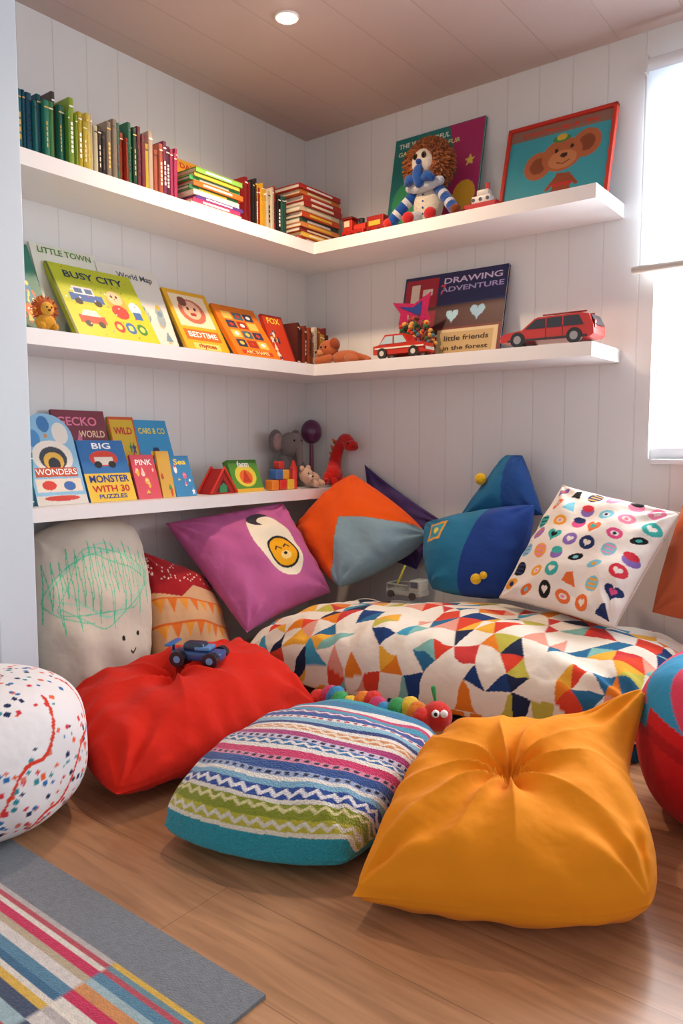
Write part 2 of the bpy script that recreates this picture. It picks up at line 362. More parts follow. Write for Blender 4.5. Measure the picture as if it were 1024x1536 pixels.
# --- prints
def p_tri(P):
    r=random.Random(11);cols=['#dd4430','#e88528','#ecb03c','#254278','#45a0c2','#82bcb5','#cf403e','#262f4c']+['#f1eadc']*13+['#e5a08c','#2f6f98','#c4bc50','#dd4a32','#efb340']
    s=.072;nx=34;ny=26;pt={}
    for i in range(nx+1):
        for j in range(ny+1):pt[i,j]=((i-nx/2)*s*1.02+r.uniform(-.02,.02)+(j%2)*s*.5,(j-ny/2)*s*.95+r.uniform(-.018,.018))
    for i in range(nx):
        for j in range(ny):
            a,b,c,d=pt[i,j],pt[i+1,j],pt[i+1,j+1],pt[i,j+1]
            for t in ([(a,b,d),(b,c,d)] if j%2==0 else [(a,b,c),(a,c,d)]):
                cc=r.choice(cols)
                P.poly(list(t),cc,True)
def p_scrib(P):
    if P.side<0:return
    r=random.Random(3)
    for k in range(4):
        pts=[];ph=r.uniform(0,6);cx=.42+r.uniform(-.1,.1);cy=.62+r.uniform(-.05,.05)
        for t in np.linspace(0,2.2*PI,50):
            pts.append((cx+(.32+.05*math.sin(k))*math.cos(t+ph)+.06*math.sin(3*t),cy+.18*math.sin(t+ph)+.03*math.cos(2.3*t+k)))
        P.line(pts,.0065,'#6cc9a4' if k%3 else '#93d8bb')
    pts=[]
    for k in range(34):
        x=.02+.028*k*.95;pts.append((x,(.82-.3*(x-.45)**2+.03*math.sin(k*2.1)) if k%2 else (.46+.10*math.sin(k*1.3)+.25*max(0,x-.6))))
    P.line(pts,.0065,'#5fc79d')
    P.ell(.56,.30,.017,.014,'#222222');P.ell(.74,.31,.017,.014,'#222222');P.line([(.63,.23),(.66,.215),(.70,.235)],.011,'#222222')
def p_cone(P):
    P.rect(-1,.74,2,2,'#a3242a');P.poly([(0,.75),(.5,.75),(.3,.62),(0,.66)],'#a3242a')
    r=random.Random(4)
    for k in range(70):P.ell(r.random(),.76+r.random()*.24,.008,.008,'#f0d9c9')
    for v in(.60,.40,.20):
        P.rect(0,v,1,v+.014,'#d8692c')
        for k in range(8):
            x=k/8+.01;P.poly([(x,v),(x+.105,v),(x+.05,v-.11)],'#e0762f' if (k%2) else '#e89a3e')
def p_pink(P):
    if P.side<0:return
    P.ell(.60,.52,.20,.32,'#f3ead2',.12);P.ell(.585,.80,.10,.075,'#3a3640',.3);P.ell(.63,.76,.07,.06,'#f3ead2')
    P.ell(.615,.43,.145,.155,'#22252c');P.ell(.615,.43,.125,.135,'#f0ad1e');P.line([(.55,.46),(.58,.49),(.61,.46)],.014,'#333333');P.line([(.64,.47),(.67,.49),(.69,.46)],.014,'#333333')
    P.ell(.62,.39,.05,.04,'#f7d98a');P.ell(.62,.405,.018,.014,'#222222')
def p_or(P):P.poly([(-.01,.10),(.47,.52),(1.01,.06),(1.01,-.01),(-.01,-.01)],'#86a3b0');P.line([(0,.10),(.47,.52),(1,.06)],.008,'#c8601c')
def p_blue(P):
    P.poly([(.42,-.01),(.66,1.01),(1.01,1.01),(1.01,-.01)],'#24428a')
    if P.side>0:
        P.poly([(.10,.62),(.28,.60),(.33,.84),(.14,.86)],'#e2a23a');P.poly([(.13,.65),(.26,.63),(.30,.81),(.165,.83)],'#3f9ab0');P.ell(.22,.73,.03,.04,'#e8d24a')
def p_print(P):
    r=random.Random(8);cols=['#e2568a','#e8743b','#f0a63a','#2b3a67','#3fb0a8','#d93a4a','#8a6fb8','#7fc6d8','#202020','#f08fae']
    P.rect(0,0,1,1,'#f0e8df')
    for i in range(6):
        for j in range(7):
            x=.10+i*.16+(j%2)*.03+r.uniform(-.015,.015);y=.08+j*.14+r.uniform(-.015,.015);c=r.choice(cols);c2=r.choice(cols);k=r.randrange(7)
            if k==0:P.ell(x,y,.058,.044,c,r.uniform(-.5,.5));P.ell(x,y,.03,.02,'#efe6dc');P.ell(x,y,.015,.012,c2)
            elif k==1:P.ell(x,y,.058,.055,c);P.heart(x,y,.03,'#efe6dc')
            elif k==2:P.heart(x,y,.06,c);P.heart(x,y,.028,c2)
            elif k==3:
                P.ell(x,y,.055,.055,c)
                for q in(-.03,0,.03):P.rect(x-.038,y+q-.006,x+.038,y+q+.006,c2)
            elif k==4:P.poly([(x-.05,y-.035),(x+.055,y-.045),(x+.03,y+.01),(x+.01,y+.05),(x-.03,y+.03)],c)
            elif k==5:P.ell(x,y,.055,.028,c,.6);P.ell(x,y,.02,.012,c2,.6)
            else:P.ell(x,y,.055,.045,c);P.ell(x-.01,y+.03,.05,.03,c2)
def p_knit(P):
    Y=P.edge;X=P.X
    bands=[(.045,'#2f97a8'),(.010,'#e8e2d0'),(.026,'z#bdb644#dedac8'),(.012,'#8a9636'),(.022,'z#8a9636#dcd49c'),(.010,'#e0dcd2'),(.03,'z#32509a#e6e6ea'),(.016,'#7fb0cc'),(.012,'#e6e2da'),(.018,'d#2a3048#97a8cc'),(.03,'#335390'),(.018,'d#2a3048#d88aa2'),(.026,'#cc3a6a'),(.016,'#e6e2da'),(.022,'z#386fa6#e6e2da'),(.018,'d#2a3048#ccc4da'),(.022,'#ac3c78'),(.014,'#e6e2da'),(.024,'z#d2925e#e8dac6'),(.014,'#e6e2da'),(.016,'#32447e'),(.022,'#8cbace'),(.014,'d#bc305e#e6e2da'),(.02,'#33589e'),(.02,'z#825098#e6e2da'),(.03,'#459ab6'),(.02,'#c84070'),(.03,'#e6e2da'),(.05,'#387ca6'),(.2,'#2f97a8')]
    y=0
    for w,c in bands:
        sel=(Y>=y)&(Y<y+w)
        if c[0]=='z':
            a,b=c[1:8],c[8:];P.m(sel,a);t=(Y-y)/w;tri=np.abs(((X/.034)%1)*2-1);P.m(sel&(np.abs(t-(.25+.5*tri))<.2),b)
        elif c[0]=='d':
            a,b=c[1:8],c[8:];P.m(sel,b);P.m(sel&(((X/.022)%1)<.5)&(Y>y+w*.25)&(Y<y+w*.8),a)
        else:P.m(sel,c)
        y+=w
cushion('crayon_print_cushion',(.34,-1.66,.04),(.35,-1.27,.04),(.12,-1.13,.64),(.10,-1.60,.64),.27,'#d2c8b9',p_scrib,pinch=-.02,rnd=.45,N=(220,260),seed=2,post=clampf(.003,.004),fold=.006)
cushion('bunting_print_cushion',(.37,-1.25,.04),(.42,-.92,.03),(.19,-.84,.36),(.12,-1.14,.51),.20,'#d6ab82',p_cone,N=(190,190),seed=3,post=clampf(.003,.004),pinch=.03,rnd=(.2,.3,.3,0),fold=.008)
cushion('pink_cushion',(.48,-.92,.20),(.52,-.46,.29),(.25,-.46,.655),(.10,-.99,.60),.23,'#c0649c',p_pink,N=(190,190),seed=4,post=clampf(.003,.004),pinch=.05)
cushion('navy_cushion',(.45,-.06,.38),(.72,-.10,.36),(.83,-.04,.57),(.38,-.03,.82),.07,'#4a3a6c',seed=5,post=clampf(None,None,-.004),N=(80,80))
cushion('colour_block_cushion',(.57,-.47,.31),(.87,-.19,.53),(.41,-.16,.785),(.20,-.36,.50),.27,'#ea5a18',p_or,N=(180,180),seed=6,post=clampf(None,.004,-.06),pinch=-.01,rnd=(.15,.3,.1,.1),e=.42)
cushion('body',(.95,-.37,.33),(1.29,-.34,.33),(1.32,-.20,.69),(.85,-.25,.59),.26,'#2b7498',p_blue,N=(160,160),seed=7,pinch=-.01,rnd=(.3,.3,.1,.1),fold=.010,post=clampf(.325),e=.42)
b1=bpy.context.collection.objects['body']
cushion('peak',(.95,-.15,.60),(1.32,-.14,.64),(1.21,-.10,.87),(1.14,-.10,.87),.14,'#2a6c96',lambda P:P.poly([(.6,-.01),(.5,1.01),(1.01,1.01),(1.01,-.01)],'#264a88'),N=(70,70),seed=8,pinch=.0,post=clampf(None,None,-.02),fold=.006)
b2=bpy.context.collection.objects['peak']
mb=MB();mb.sph((1.07,-.18,.775),.024,'#e6b81e');mb.sph((1.20,-.455,.42),.02,'#e6b81e');mb.sph((1.225,-.445,.435),.014,'#e6b81e');pp=mb.done('pompoms',PLUSH)
e=bpy.data.objects.new('blue_peaked_cushion',None);bpy.context.collection.objects.link(e)
for q in(b1,b2,pp):q.parent=e
cushion('doodle_print_cushion',(1.29,-.44,.36),(1.735,-.54,.33),(1.85,-.27,.685),(1.42,-.20,.76),.21,'#f0e8df',p_print,N=(230,230),seed=9,seam='#c8b9ac',pinch=.04,post=clampf(.335))
cushion('rust_cushion',(1.76,-.27,.33),(2.28,-.33,.33),(2.26,-.12,.87),(1.87,-.11,.885),.18,'#cf6c46',seed=10,post=clampf(.335,None,-.055),pinch=.0,rnd=.15)
mb=MB();mb.rbox((1.24,-.48,.0235),(1.30,.58,.045),'#22567a',.02);mb.done('floor_mat',FAB)
cushion('triangle_print_mattress',(.42,-.98,.07),(1.96,-.78,.07),(1.99,-.08,.07),(.56,-.36,.07),.52,'#f1eadc',p_tri,e=.24,pinch=.0,rnd=.25,wr=.014,fold=.022,N=(540,320),seed=13,post=clampf(.047,None,-.004),mat=SATIN,back=.15)
cushion('red_floor_cushion',(1.02,-1.93,.06),(1.02,-1.12,.09),(.61,-1.05,.20),(.42,-1.69,.14),.31,'#cc2414',N=(190,190),seed=15,post=clampf(.003),mat=SATIN,tuft=[(-.1,.15,.5,6,.02)],fold=.018,back=.6,rnd=(.4,.2,.1,.3),pinch=.02)
cushion('knitted_floor_cushion',(1.155,-1.91,.05),(1.61,-1.76,.05),(1.49,-1.13,.07),(1.02,-1.30,.07),.32,'#2f97a8',p_knit,mat=KNIT,e=.27,pinch=-.03,rnd=.30,N=(240,320),seed=16,post=clampf(.003),fold=.006,wr=.007,back=.3)
cushion('orange_floor_cushion',(1.67,-1.83,.05),(2.22,-1.60,.09),(1.89,-1.06,.14),(1.52,-1.28,.14),.35,'#e68e1c',mat=SATIN,N=(260,260),seed=17,post=clampf(.003),tuft=[(-.05,-.05,.55,10,.024)],fold=.018,wr=.012,pinch=-.01,rnd=(0,.6,.2,.3),back=.6,pull=[(1,1,(.09,.03,.17),.34)],e=.4)
# poufs
def pouf(name,c,R,Hh,base,paint,mat,e=.55,N=(150,90),ez=.8):
    nu,nv=N;th=np.linspace(0,2*PI,nu,endpoint=False);ph=np.linspace(-PI/2,PI/2,nv+1)
    T,Ph=np.meshgrid(th,ph);cp=np.cos(Ph).clip(0);sp=np.sin(Ph)
    r=R*cp**e;z=Hh/2*np.sign(sp)*np.abs(sp)**ez
    w=1+.02*snoise(np.cos(T),np.sin(T)+z/Hh,5,.8)
    p=np.stack([r*w*np.cos(T),r*w*np.sin(T),z+Hh/2],-1).reshape(-1,3);p[:,2]=np.maximum(p[:,2],0)
    P=Paint(T.ravel()/(2*PI),Ph.ravel()/PI+.5,base,P=p);paint(P)
    mb=MB();mb.add(p+np.array(c),[(j*nu+i,j*nu+(i+1)%nu,(j+1)*nu+(i+1)%nu,(j+1)*nu+i) for j in range(nv) for i in range(nu)],P.C,True)
    return mb.done(name,mat)
def p_dots(P):
    r=random.Random(5);cols=['#e8633a','#2f6fb0','#d83a4a','#2e8f9c','#27335c','#e07a6a']
    p=P.P
    for k in range(1000):
        a=r.uniform(0,2*PI);zz=r.uniform(.0,.34);rad=.27 if zz<.26 else r.uniform(.0,.25)
        q=np.array([rad*math.cos(a),rad*math.sin(a),zz if zz<.26 else .33])
        j=int(np.argmin(((p-q)**2).sum(1)));q=p[j];d=r.uniform(.004,.0075);P.m(((p-q)**2).sum(1)<d*d,r.choice(cols))
    for k in range(9):
        a=k*.7
        for t in np.linspace(0,1,90):
            a2=a+t*1.1;zz=.02+.28*t+.02*math.sin(t*14)
            rr=np.hypot(p[:,0],p[:,1]);an=np.arctan2(p[:,1],p[:,0])
            dd=np.abs((an-a2+PI)%(2*PI)-PI)*rr
            P.m((dd<.0035)&(np.abs(p[:,2]-zz)<.0045),'#d8432f')
pouf('dotted_pouf',(.722,-2.09,.009),.268,.35,'#ecebee',p_dots,FAB,N=(380,220))
def p_pr(P):
    p=P.P;a=np.arctan2(p[:,1],p[:,0]);z=p[:,2]+.02*np.sin(3*a);P.m((z>.205)&(z<.235),'#a8141c');P.m(z>.27,'#2f8fbc')
    P.m((z>.27)&(((a*4/PI+z*6)%1)<.35),'#d0405c');P.m((z>.22)&(z<.27)&(((a*2/PI)%1)<.4),'#2a86b0')
pouf('striped_pouf',(2.24,-.93,.003),.30,.40,'#c41c20',p_pr,FAB,e=.38,N=(260,160),ez=.9)
def rug():
    mb=MB();x0,x1,y0,y1=.45,1.68,-3.1,-2.08
    def pr(P):
        y=P.V*(y1-y0)+y0;d=y1-y;x=P.U*(x1-x0)+x0
        pal=['#b9b2b0','#b8505c','#ddd6cc','#c8325b','#b9a98e','#d6d0cc','#5a86a0','#3f6a8a','#dcd6cc','#d8b04c','#46526a','#9fb8bf','#b84a48','#e8e0d4','#6c8f9c','#7a3a4a','#d0905a','#e9e4dc']
        d0=.105;r=random.Random(2);k=0
        while d0<1.1:
            w=r.choice([.010,.014,.02,.026]);P.m((d>=d0)&(d<d0+w),pal[k%len(pal)]);P.m((d>=d0)&(d<d0+w)&(x>1.42),pal[(k*5+9)%len(pal)]);d0+=w;k+=1
    mb.bx((x0,y0,0.0005),(x1,y1,.007),'#72787f')
    mb.panel((x0,y0,.0072),(x1,y0,.0072),(x1,y1,.0072),(x0,y1,.0072),'#7b8087',pr,nx=120,ny=500)
    m=colmat('rug_weave',.95,.2,300,.8,.003,spec=.05,fuzz=90)
    return mb.done('striped_rug',m)
rug()
# ------------------------------------------------------------------ books
def book_spine(mb,o,along,out,thick,h,dep,col,r):
    o=np.array(o,float);al=np.array(along,float);ou=np.array(out,float);up=np.array([0,0,1.]);t=.0022
    def bb(a0,a1,d0,d1,z0,z1,c):
        P0=o+al*a0-ou*d0+up*z0;P1=o+al*a1-ou*d1+up*z1;mb.bx(np.minimum(P0,P1),np.maximum(P0,P1),c)
    bb(0,t,.002,dep,0,h,col);bb(thick-t,thick,.002,dep,0,h,col);bb(t,thick-t,.006,dep-.004,.003,h-.004,'#e9e0cc')
    c0=o+al*thick/2-ou*.003
    vs=[];n=7
    for k in range(n):
        a=PI*k/(n-1);q=o+al*(thick/2-math.cos(a)*thick/2)+ou*(.003*math.sin(a)-.002)
        vs+= [q,q+up*h]
    mb.add(vs,[(2*k,2*k+2,2*k+3,2*k+1) for k in range(n-1)]+[(2*k+1,2*k+3,2*k+2,2*k) for k in range(n-1)],col)
    lc=r.choice(['#f2e6c8','#d8b85a','#ffffff','#1d2440','#3a2a2a','#e8e0d0'])
    for z0,z1 in [(.08,.10),(.88,.9)]:bb(.1*thick,.9*thick,-.0018,-.0012,h*z0,h*z1,lc)
    if thick>.014 and r.random()<.6:
        a=.38 if r.random()<.5 else .30;n=r.randint(4,7)
        for q in range(n):
            z0=.28+.42*q/n;bb(a*thick,(1-a)*thick,-.0018,-.0012,h*z0,h*(z0+.42/n*.7),lc)
def row(name,wall,a0,a1,z,face,cols,hmin,hmax,tmin=.014,tmax=.028,dep=.16,seed=1,trend=0):
    mb=MB();r=random.Random(seed);a=a0;k=0
    while a<a1-.008:
        t=min(r.uniform(tmin,tmax),a1-a)
        h=r.uniform(hmin,hmax)+trend*(a-a0)/(a1-a0);c=cols[min(len(cols)-1,int((a-a0)/(a1-a0)*len(cols)))] if r.random()<.9 else r.choice(cols)
        f=face+r.uniform(-.012,.006)
        book_spine(mb,(f,a,z),(0,1,0),(1,0,0),t-.0008,h,dep,c,r)
        a+=t
    return mb.done(name,PAPER)
Z1,Z2,Z3=1.8005,1.2705,.7135
row('book_row','L',-1.715,-.985,Z1,.22,['#2f7f96','#2f7f96','#1d5570','#2a8a9a','#246a86','#2a8a8a','#1d6a7a','#3a9f8a','#4a9a5a','#2a7f6a','#7ab04a','#a8c84a','#d8c842','#e8d872','#e6e0c4','#3a3430','#2a2a34','#a89a8a','#6a5a50','#b8402a','#3a8a6a','#2a5a4a','#8a3a4a','#b84a4a','#d8c8b8','#c4705a','#8a3a6a','#5a2a4a','#c04a7a','#b83a6a'],.18,.245,.009,.021,seed=21,trend=-.01)
row('book_row','L',-.66,-.40,Z1,.23,['#8a1f24','#2a2426','#a8302a','#e8b83a','#d8d0b8','#b8403a','#e08a4a','#2f6a5a'],.165,.21,.009,.020,seed=5)
row('book_row','L',-.325,-.09,Z2,.22,['#5c2a24','#8a3a2a','#b8402a','#e8e0d0','#a8522a','#d8a83a','#7a2a2a'],.15,.19,.012,.022,seed=8)
def stack(name,x0,x1,y0,y1,z,cols,seed=1,tmin=.014,tmax=.024):
    mb=MB();r=random.Random(seed)
    for c in cols:
        t=r.uniform(tmin,tmax);dx=r.uniform(-.008,.008);dy=r.uniform(-.012,.012);sh=r.uniform(0,.03)
        a=(x0+sh+dx,y0+sh*.5+dy,z);b=(x1+dx,y1-sh*.5+dy,z+t)
        mb.bx((a[0],a[1],z),(b[0],b[1],z+.0025),c);mb.bx((a[0],a[1],z+t-.003),(b[0],b[1],z+t-.0004),c);mb.bx((a[0],a[1]+.004,z+.0025),(b[0]-.004,b[1]-.004,z+t-.003),'#efe6d2')
        mb.bx((b[0]-.004,a[1],z),(b[0]-.001,b[1],z+t-.0004),c)
        mb.bx((b[0]-.001,a[1]+.05,z+t*.3),(b[0]-.0004,b[1]-.06,z+t*.7),r.choice(['#f4ecd0','#e8c23a','#ffffff']))
        z+=t
    return mb.done(name,PAPER)
stack('book_stack',.10,.26,-.965,-.70,Z1,['#d8d4c8','#c83a6a','#5a3a8a','#e8e2d0','#3a7a4a','#e86a2a','#3fa05a','#c8b84a','#7ab04a'],2,.013,.02)
stack('book_stack',.04,.285,-.375,-.085,Z1,['#b8403a','#e8c04a','#8a2a2a','#d88a4a','#3a5a4a','#c8502a','#d8c8a8','#a8302a','#c23a2a','#d8803a','#b8302a'],4,.018,.025)
def fbook(name,bl,br,tl,thick,cover,paint,texts=(),mat=None,nx=80,ny=100):
    bl,br,tl=[np.array(q,float) for q in(bl,br,tl)];ex=br-bl;ey=tl-bl;n=nrm(np.cross(ex,ey));w=np.linalg.norm(ex);h=np.linalg.norm(ey);ux=ex/w;uy=ey/h
    mb=MB()
    def slab(u0,u1,v0,v1,d0,d1,c):
        P=[bl+ux*u+uy*v-n*d for u in(u0,u1) for v in(v0,v1) for d in(d0,d1)]
        mb.add(P,[(0,1,3,2),(4,6,7,5),(0,4,5,1),(2,3,7,6),(0,2,6,4),(1,5,7,3)],c)
    t=.0025
    slab(0,w,0,h,0,t,cover);slab(0,w,0,h,thick-t,thick,cover);slab(.003,w-.004,.004,h-.004,t,thick-t,'#ece4d2');slab(0,.003,0,h,t,thick-t,cover)
    mb.panel(bl,br,br+ey,tl,cover,paint,nx,ny,off=.0006)
    for (s,cu,cv,wd,col,*r) in texts:
        mb.text(s,bl+ex*cu+ey*cv,ux,uy,wd*w,col,h=(r[0]*h if r else None),off=.0016,bold=.02)
    return mb.done(name,mat or PAPER)
def LB(y0,y1,z,h,x0,x1):
    hh=math.sqrt(max(.0001,h*h-(x0-x1)**2));return (x0,y0,z),(x0,y1,z),(x1,y0,z+hh)
def scene_paint(seed,bg,cols,n=9,ground=None,frame=None):
    def f(P):
        r=random.Random(seed)
        if frame:P.rect(0,0,1,1,frame);P.rect(.05,.04,.95,.96,bg)
        if ground:P.rect(0,0,1,.3,ground)
        for k in range(n):
            x=r.uniform(.12,.88);y=r.uniform(.1,.68);s=r.uniform(.04,.1);c=r.choice(cols);c2=r.choice(cols);t=r.randrange(5)
            if t==0:P.ell(x,y,s,s*.8,c);P.ell(x-s*.3,y+s*.2,s*.16,s*.16,'#ffffff');P.ell(x+s*.3,y+s*.2,s*.16,s*.16,'#ffffff');P.ell(x,y-s*.2,s*.3,s*.15,c2)
            elif t==1:
                P.rect(x-s,y-s*.4,x+s,y+s*.2,c);P.poly([(x-s*.7,y+.2*s),(x-s*.4,y+.8*s),(x+s*.4,y+.8*s),(x+s*.7,y+.2*s)],c2);P.ell(x-s*.5,y-s*.4,s*.25,s*.22,'#222222');P.ell(x+s*.5,y-s*.4,s*.25,s*.22,'#222222')
            elif t==2:P.star(x,y,s,c)
            elif t==3:P.poly([(x-s,y-s),(x+s,y-s),(x,y+s)],c);P.rect(x-s*.5,y-s*1.4,x+s*.5,y-s,c2)
            else:P.ell(x,y,s*.9,s*1.1,c);P.ell(x,y+s*.9,s*.5,s*.45,c2)
    return f
PB='picture_book'
fbook(PB,*LB(-.955,-.715,Z1,.27,.085,.03),.01,'#e8a83a',scene_paint(31,'#ecc25a',['#d8602a','#c8402a','#3a8a6a','#f0e0b0'],12),[('SUN DAY',.5,.9,.7,'#c8402a',.09)])
fbook(PB,*LB(-1.71,-1.53,Z2,.34,.23,.08),.012,'#2f7a6a',scene_paint(1,'#4a9a6a',['#e8b83a','#d8402a','#e86a2a','#f0d86a','#2f7fa0'],26))
def greenbk(P):
    P.rect(0,0,1,1,'#b9c42e');P.rect(0,0,1,.45,'#e6cf2a');P.rect(0,0,.03,1,'#5a6a2a')
    P.rect(.12,.5,.5,.6,'#2b5fa8');P.rect(.18,.6,.42,.7,'#e8e8f0');P.rect(.2,.61,.29,.68,'#4a6a9a');P.rect(.32,.61,.4,.68,'#4a6a9a');P.ell(.2,.49,.045,.045,'#222222');P.ell(.42,.49,.045,.045,'#222222')
    P.ell(.66,.56,.12,.16,'#d8a83a');P.ell(.66,.62,.09,.1,'#f0c8a0');P.ell(.63,.64,.015,.02,'#222222');P.ell(.69,.64,.015,.02,'#222222');P.ell(.66,.42,.1,.1,'#c8322a')
    P.ell(.87,.5,.07,.1,'#ffffff');P.rect(.82,.35,.92,.45,'#3a6ab0')
    P.rect(.12,.2,.42,.3,'#d8402a');P.poly([(.16,.3),(.2,.38),(.34,.38),(.38,.3)],'#e8e8e0');P.ell(.2,.19,.04,.045,'#222222');P.ell(.35,.19,.04,.045,'#222222')
    for k,c in enumerate(['#d8322a','#2f6fb0','#3a8a3a']):P.ell(.56+k*.14,.2,.06,.08,c);P.ell(.56+k*.14,.2,.03,.04,'#f4e46a')
    r=random.Random(6)
    for k in range(34):P.ell(r.uniform(.06,.96),r.uniform(.04,.96),.008,.01,r.choice(['#d8322a','#2f6fb0','#ffffff','#3a8a3a']))
fbook(PB,*LB(-1.25,-.98,Z2,.345,.20,.05),.012,'#dfe0d8',scene_paint(7,'#e4e6de',['#9fb0b8','#c8b88a','#7a98a8','#b8c0a8','#e0c04a'],14),[('World Map',.6,.88,.6,'#5a6a72')])
fbook(PB,*LB(-1.50,-1.24,Z2,.355,.17,.04),.012,'#dde2d6',scene_paint(9,'#dfe3da',['#8fb04a','#d8c04a','#9fb0b8'],8),[('LITTLE TOWN',.5,.93,.8,'#5a8a3a')])
fbook(PB,*LB(-1.465,-1.12,Z2,.325,.26,.075),.018,'#b9c42e',greenbk,[('BUSY CITY',.5,.86,.7,'#1f3f5a',.1)],nx=130,ny=120)
def yel(P):
    P.rect(0,0,1,1,'#e8b32a');P.rect(.1,.42,.9,.93,'#efe2c2');P.ell(.5,.67,.3,.2,'#c8705a');P.ell(.5,.69,.2,.15,'#f0c0a0');P.ell(.42,.71,.03,.03,'#222222');P.ell(.58,.71,.03,.03,'#222222');P.ell(.5,.62,.07,.03,'#a83a3a');P.ell(.35,.82,.1,.08,'#7a4a3a')
    P.rect(.1,.2,.9,.36,'#e0702a');P.rect(.2,.06,.8,.15,'#f4d87a')
fbook(PB,*LB(-.965,-.74,Z2,.305,.23,.07),.016,'#e8b32a',yel,[('BEDTIME',.5,.28,.66,'#ffffff',.09),('rhymes',.5,.11,.4,'#b04a1a')])
def orb(P):
    P.rect(0,0,1,1,'#e8801c')
    for i in range(3):
        for j in range(4):
            P.rect(.14+i*.25,.2+j*.18,.35+i*.25,.34+j*.18,['#2a3a5a','#a83220','#f0c860','#4a6a7a'][(i+j*2)%4]);P.ell(.245+i*.25,.27+j*.18,.05,.035,['#f0c860','#ffffff','#c83a2a'][(i*2+j)%3])
    P.rect(.14,.06,.86,.14,'#c83a1c')
fbook(PB,*LB(-.735,-.485,Z2,.285,.27,.10),.02,'#e8801c',orb,[('ABC SHAPES',.5,.1,.55,'#ffe9a0')],nx=100,ny=120)
fbook(PB,*LB(-.48,-.345,Z2,.235,.235,.14),.014,'#b8321c',scene_paint(14,'#c23a1c',['#f0c040','#2a3a5a','#e8e0d0'],12,frame='#8a2018'),[('FOX',.5,.87,.6,'#f4d84a')])
def eye(mb,p,r=.006):mb.sph(p,r,'#151515',8,6)
rr=random.Random(9)
mb=MB();ly=-1.585;mb.sph((.27,ly,Z2+.026),(.024,.034,.026),'#dca030')
mb.sph((.265,ly,Z2+.066),(.022,.034,.034),'#b8581c')
for k in range(90):
    a=rr.uniform(0,2*PI);p0=V3(.268,ly+.028*math.cos(a),Z2+.066+.028*math.sin(a));mb.cyl(p0,p0+V3(rr.uniform(-.01,.01),.016*math.cos(a),.016*math.sin(a)),.006,.001,rr.choice(['#c8641e','#a84a16','#d8862a']),5)
mb.sph((.282,ly,Z2+.066),(.014,.022,.022),'#e8b040');eye(mb,(.295,ly-.008,Z2+.07),.003);eye(mb,(.295,ly+.008,Z2+.07),.003);mb.sph((.296,ly,Z2+.061),(.004,.005,.004),'#7a2a1a')
for dy in(-.022,.022):mb.sph((.287,ly+dy,Z2+.012),(.012,.012,.012),'#dca030')
mb.done('plush_lion',PLUSH)
def balloonbk():
    bl,br,tl=[np.array(q,float) for q in LB(-1.61,-1.425,Z3,.325,.235,.12)];ex=br-bl;ey=tl-bl;n=nrm(np.cross(ex,ey));mb=MB()
    pts=[(0,0),(1,0),(1,.72)]+[(.5+.5*math.cos(a),.72+.28*math.sin(a)) for a in np.linspace(.15,PI-.15,14)]+[(0,.72)]
    mb.extr(pts,bl-n*.02,ex,ey,n*.02,'#7fb8dc')
    u,v=np.meshgrid(np.linspace(0,1,91),np.linspace(0,1,141),indexing='ij');vm=.72+.28*np.sqrt(np.maximum(0,1-((u-.5)/.5)**2));v2=v*vm
    P=Paint(u.ravel(),v2.ravel(),'#8cc0e0')
    for x,y,s,c in[(.2,.72,.13,'#4a90c8'),(.75,.78,.16,'#e8e4da'),(.45,.88,.12,'#3a7ab8')]:P.ell(x,y,s,s*.75,c);P.rect(x-.03,y-s*.75-.06,x+.03,y-s*.75-.02,'#c88a4a')
    P.ell(.5,.52,.4,.18,'#efe8dc');P.ell(.5,.5,.27,.13,'#3a3f4a');P.ell(.5,.47,.2,.1,'#e8b84a');P.ell(.5,.44,.12,.07,'#2a2f3a');P.rect(.08,.3,.92,.4,'#c8502a');P.rect(.05,.14,.95,.28,'#e8dccc');P.ell(.3,.21,.14,.05,'#d83a2a');P.ell(.7,.2,.12,.05,'#3a6ab0');P.rect(0,0,1,.1,'#d8d4cc');P.ell(.5,.07,.35,.03,'#c83a2a')
    p=bl+ex*P.U[:,None]+ey*P.V[:,None]+n*.0008
    mb.add(p,[(i*141+j,(i+1)*141+j,(i+1)*141+j+1,i*141+j+1) for i in range(90) for j in range(140)],P.C)
    mb.text('WONDERS',bl+ex*.5+ey*.35,ex,ey,.15,'#ffffff',h=.022,off=.0018)
    mb.done(PB,PAPER)
row('book_row','L',-1.715,-1.62,Z3,.24,['#2f8f9c','#e8e4dc','#2a6f80','#3fa0a8'],.17,.2,.014,.02,seed=12)
balloonbk()
fbook(PB,*LB(-1.44,-1.225,Z3,.335,.13,.04),.012,'#7a2238',scene_paint(21,'#8a2a40',['#e8b83a','#d86a8a','#f0e0d0'],8),[('GECKO',.45,.87,.75,'#e87a9a',.1),('WORLD',.7,.73,.5,'#f4c8a0',.08)])
fbook(PB,*LB(-1.215,-1.10,Z3,.32,.15,.05),.012,'#d8b42a',scene_paint(22,'#d8b42a',['#3a8a4a','#c83a2a','#4a3a7a'],8,frame='#c8502a'),[('WILD',.5,.82,.7,'#c8202a',.09)])
def cars(P):
    P.rect(0,0,1,1,'#3a9ad0');P.rect(0,.0,1,.2,'#5ab04a')
    for x,y,c in[(.5,.55,'#e8a82a'),(.3,.32,'#d8322a'),(.7,.38,'#2a4a9a'),(.5,.15,'#e8e0d0')]:
        P.rect(x-.18,y-.04,x+.18,y+.03,c);P.poly([(x-.12,y+.03),(x-.07,y+.09),(x+.07,y+.09),(x+.12,y+.03)],'#26345a');P.ell(x-.1,y-.04,.04,.03,'#1a1a1a');P.ell(x+.1,y-.04,.04,.03,'#1a1a1a')
fbook(PB,*LB(-1.095,-.935,Z3,.315,.15,.04),.012,'#3a9ad0',cars,[('CARS & CO',.5,.85,.8,'#f4e24a',.08)])
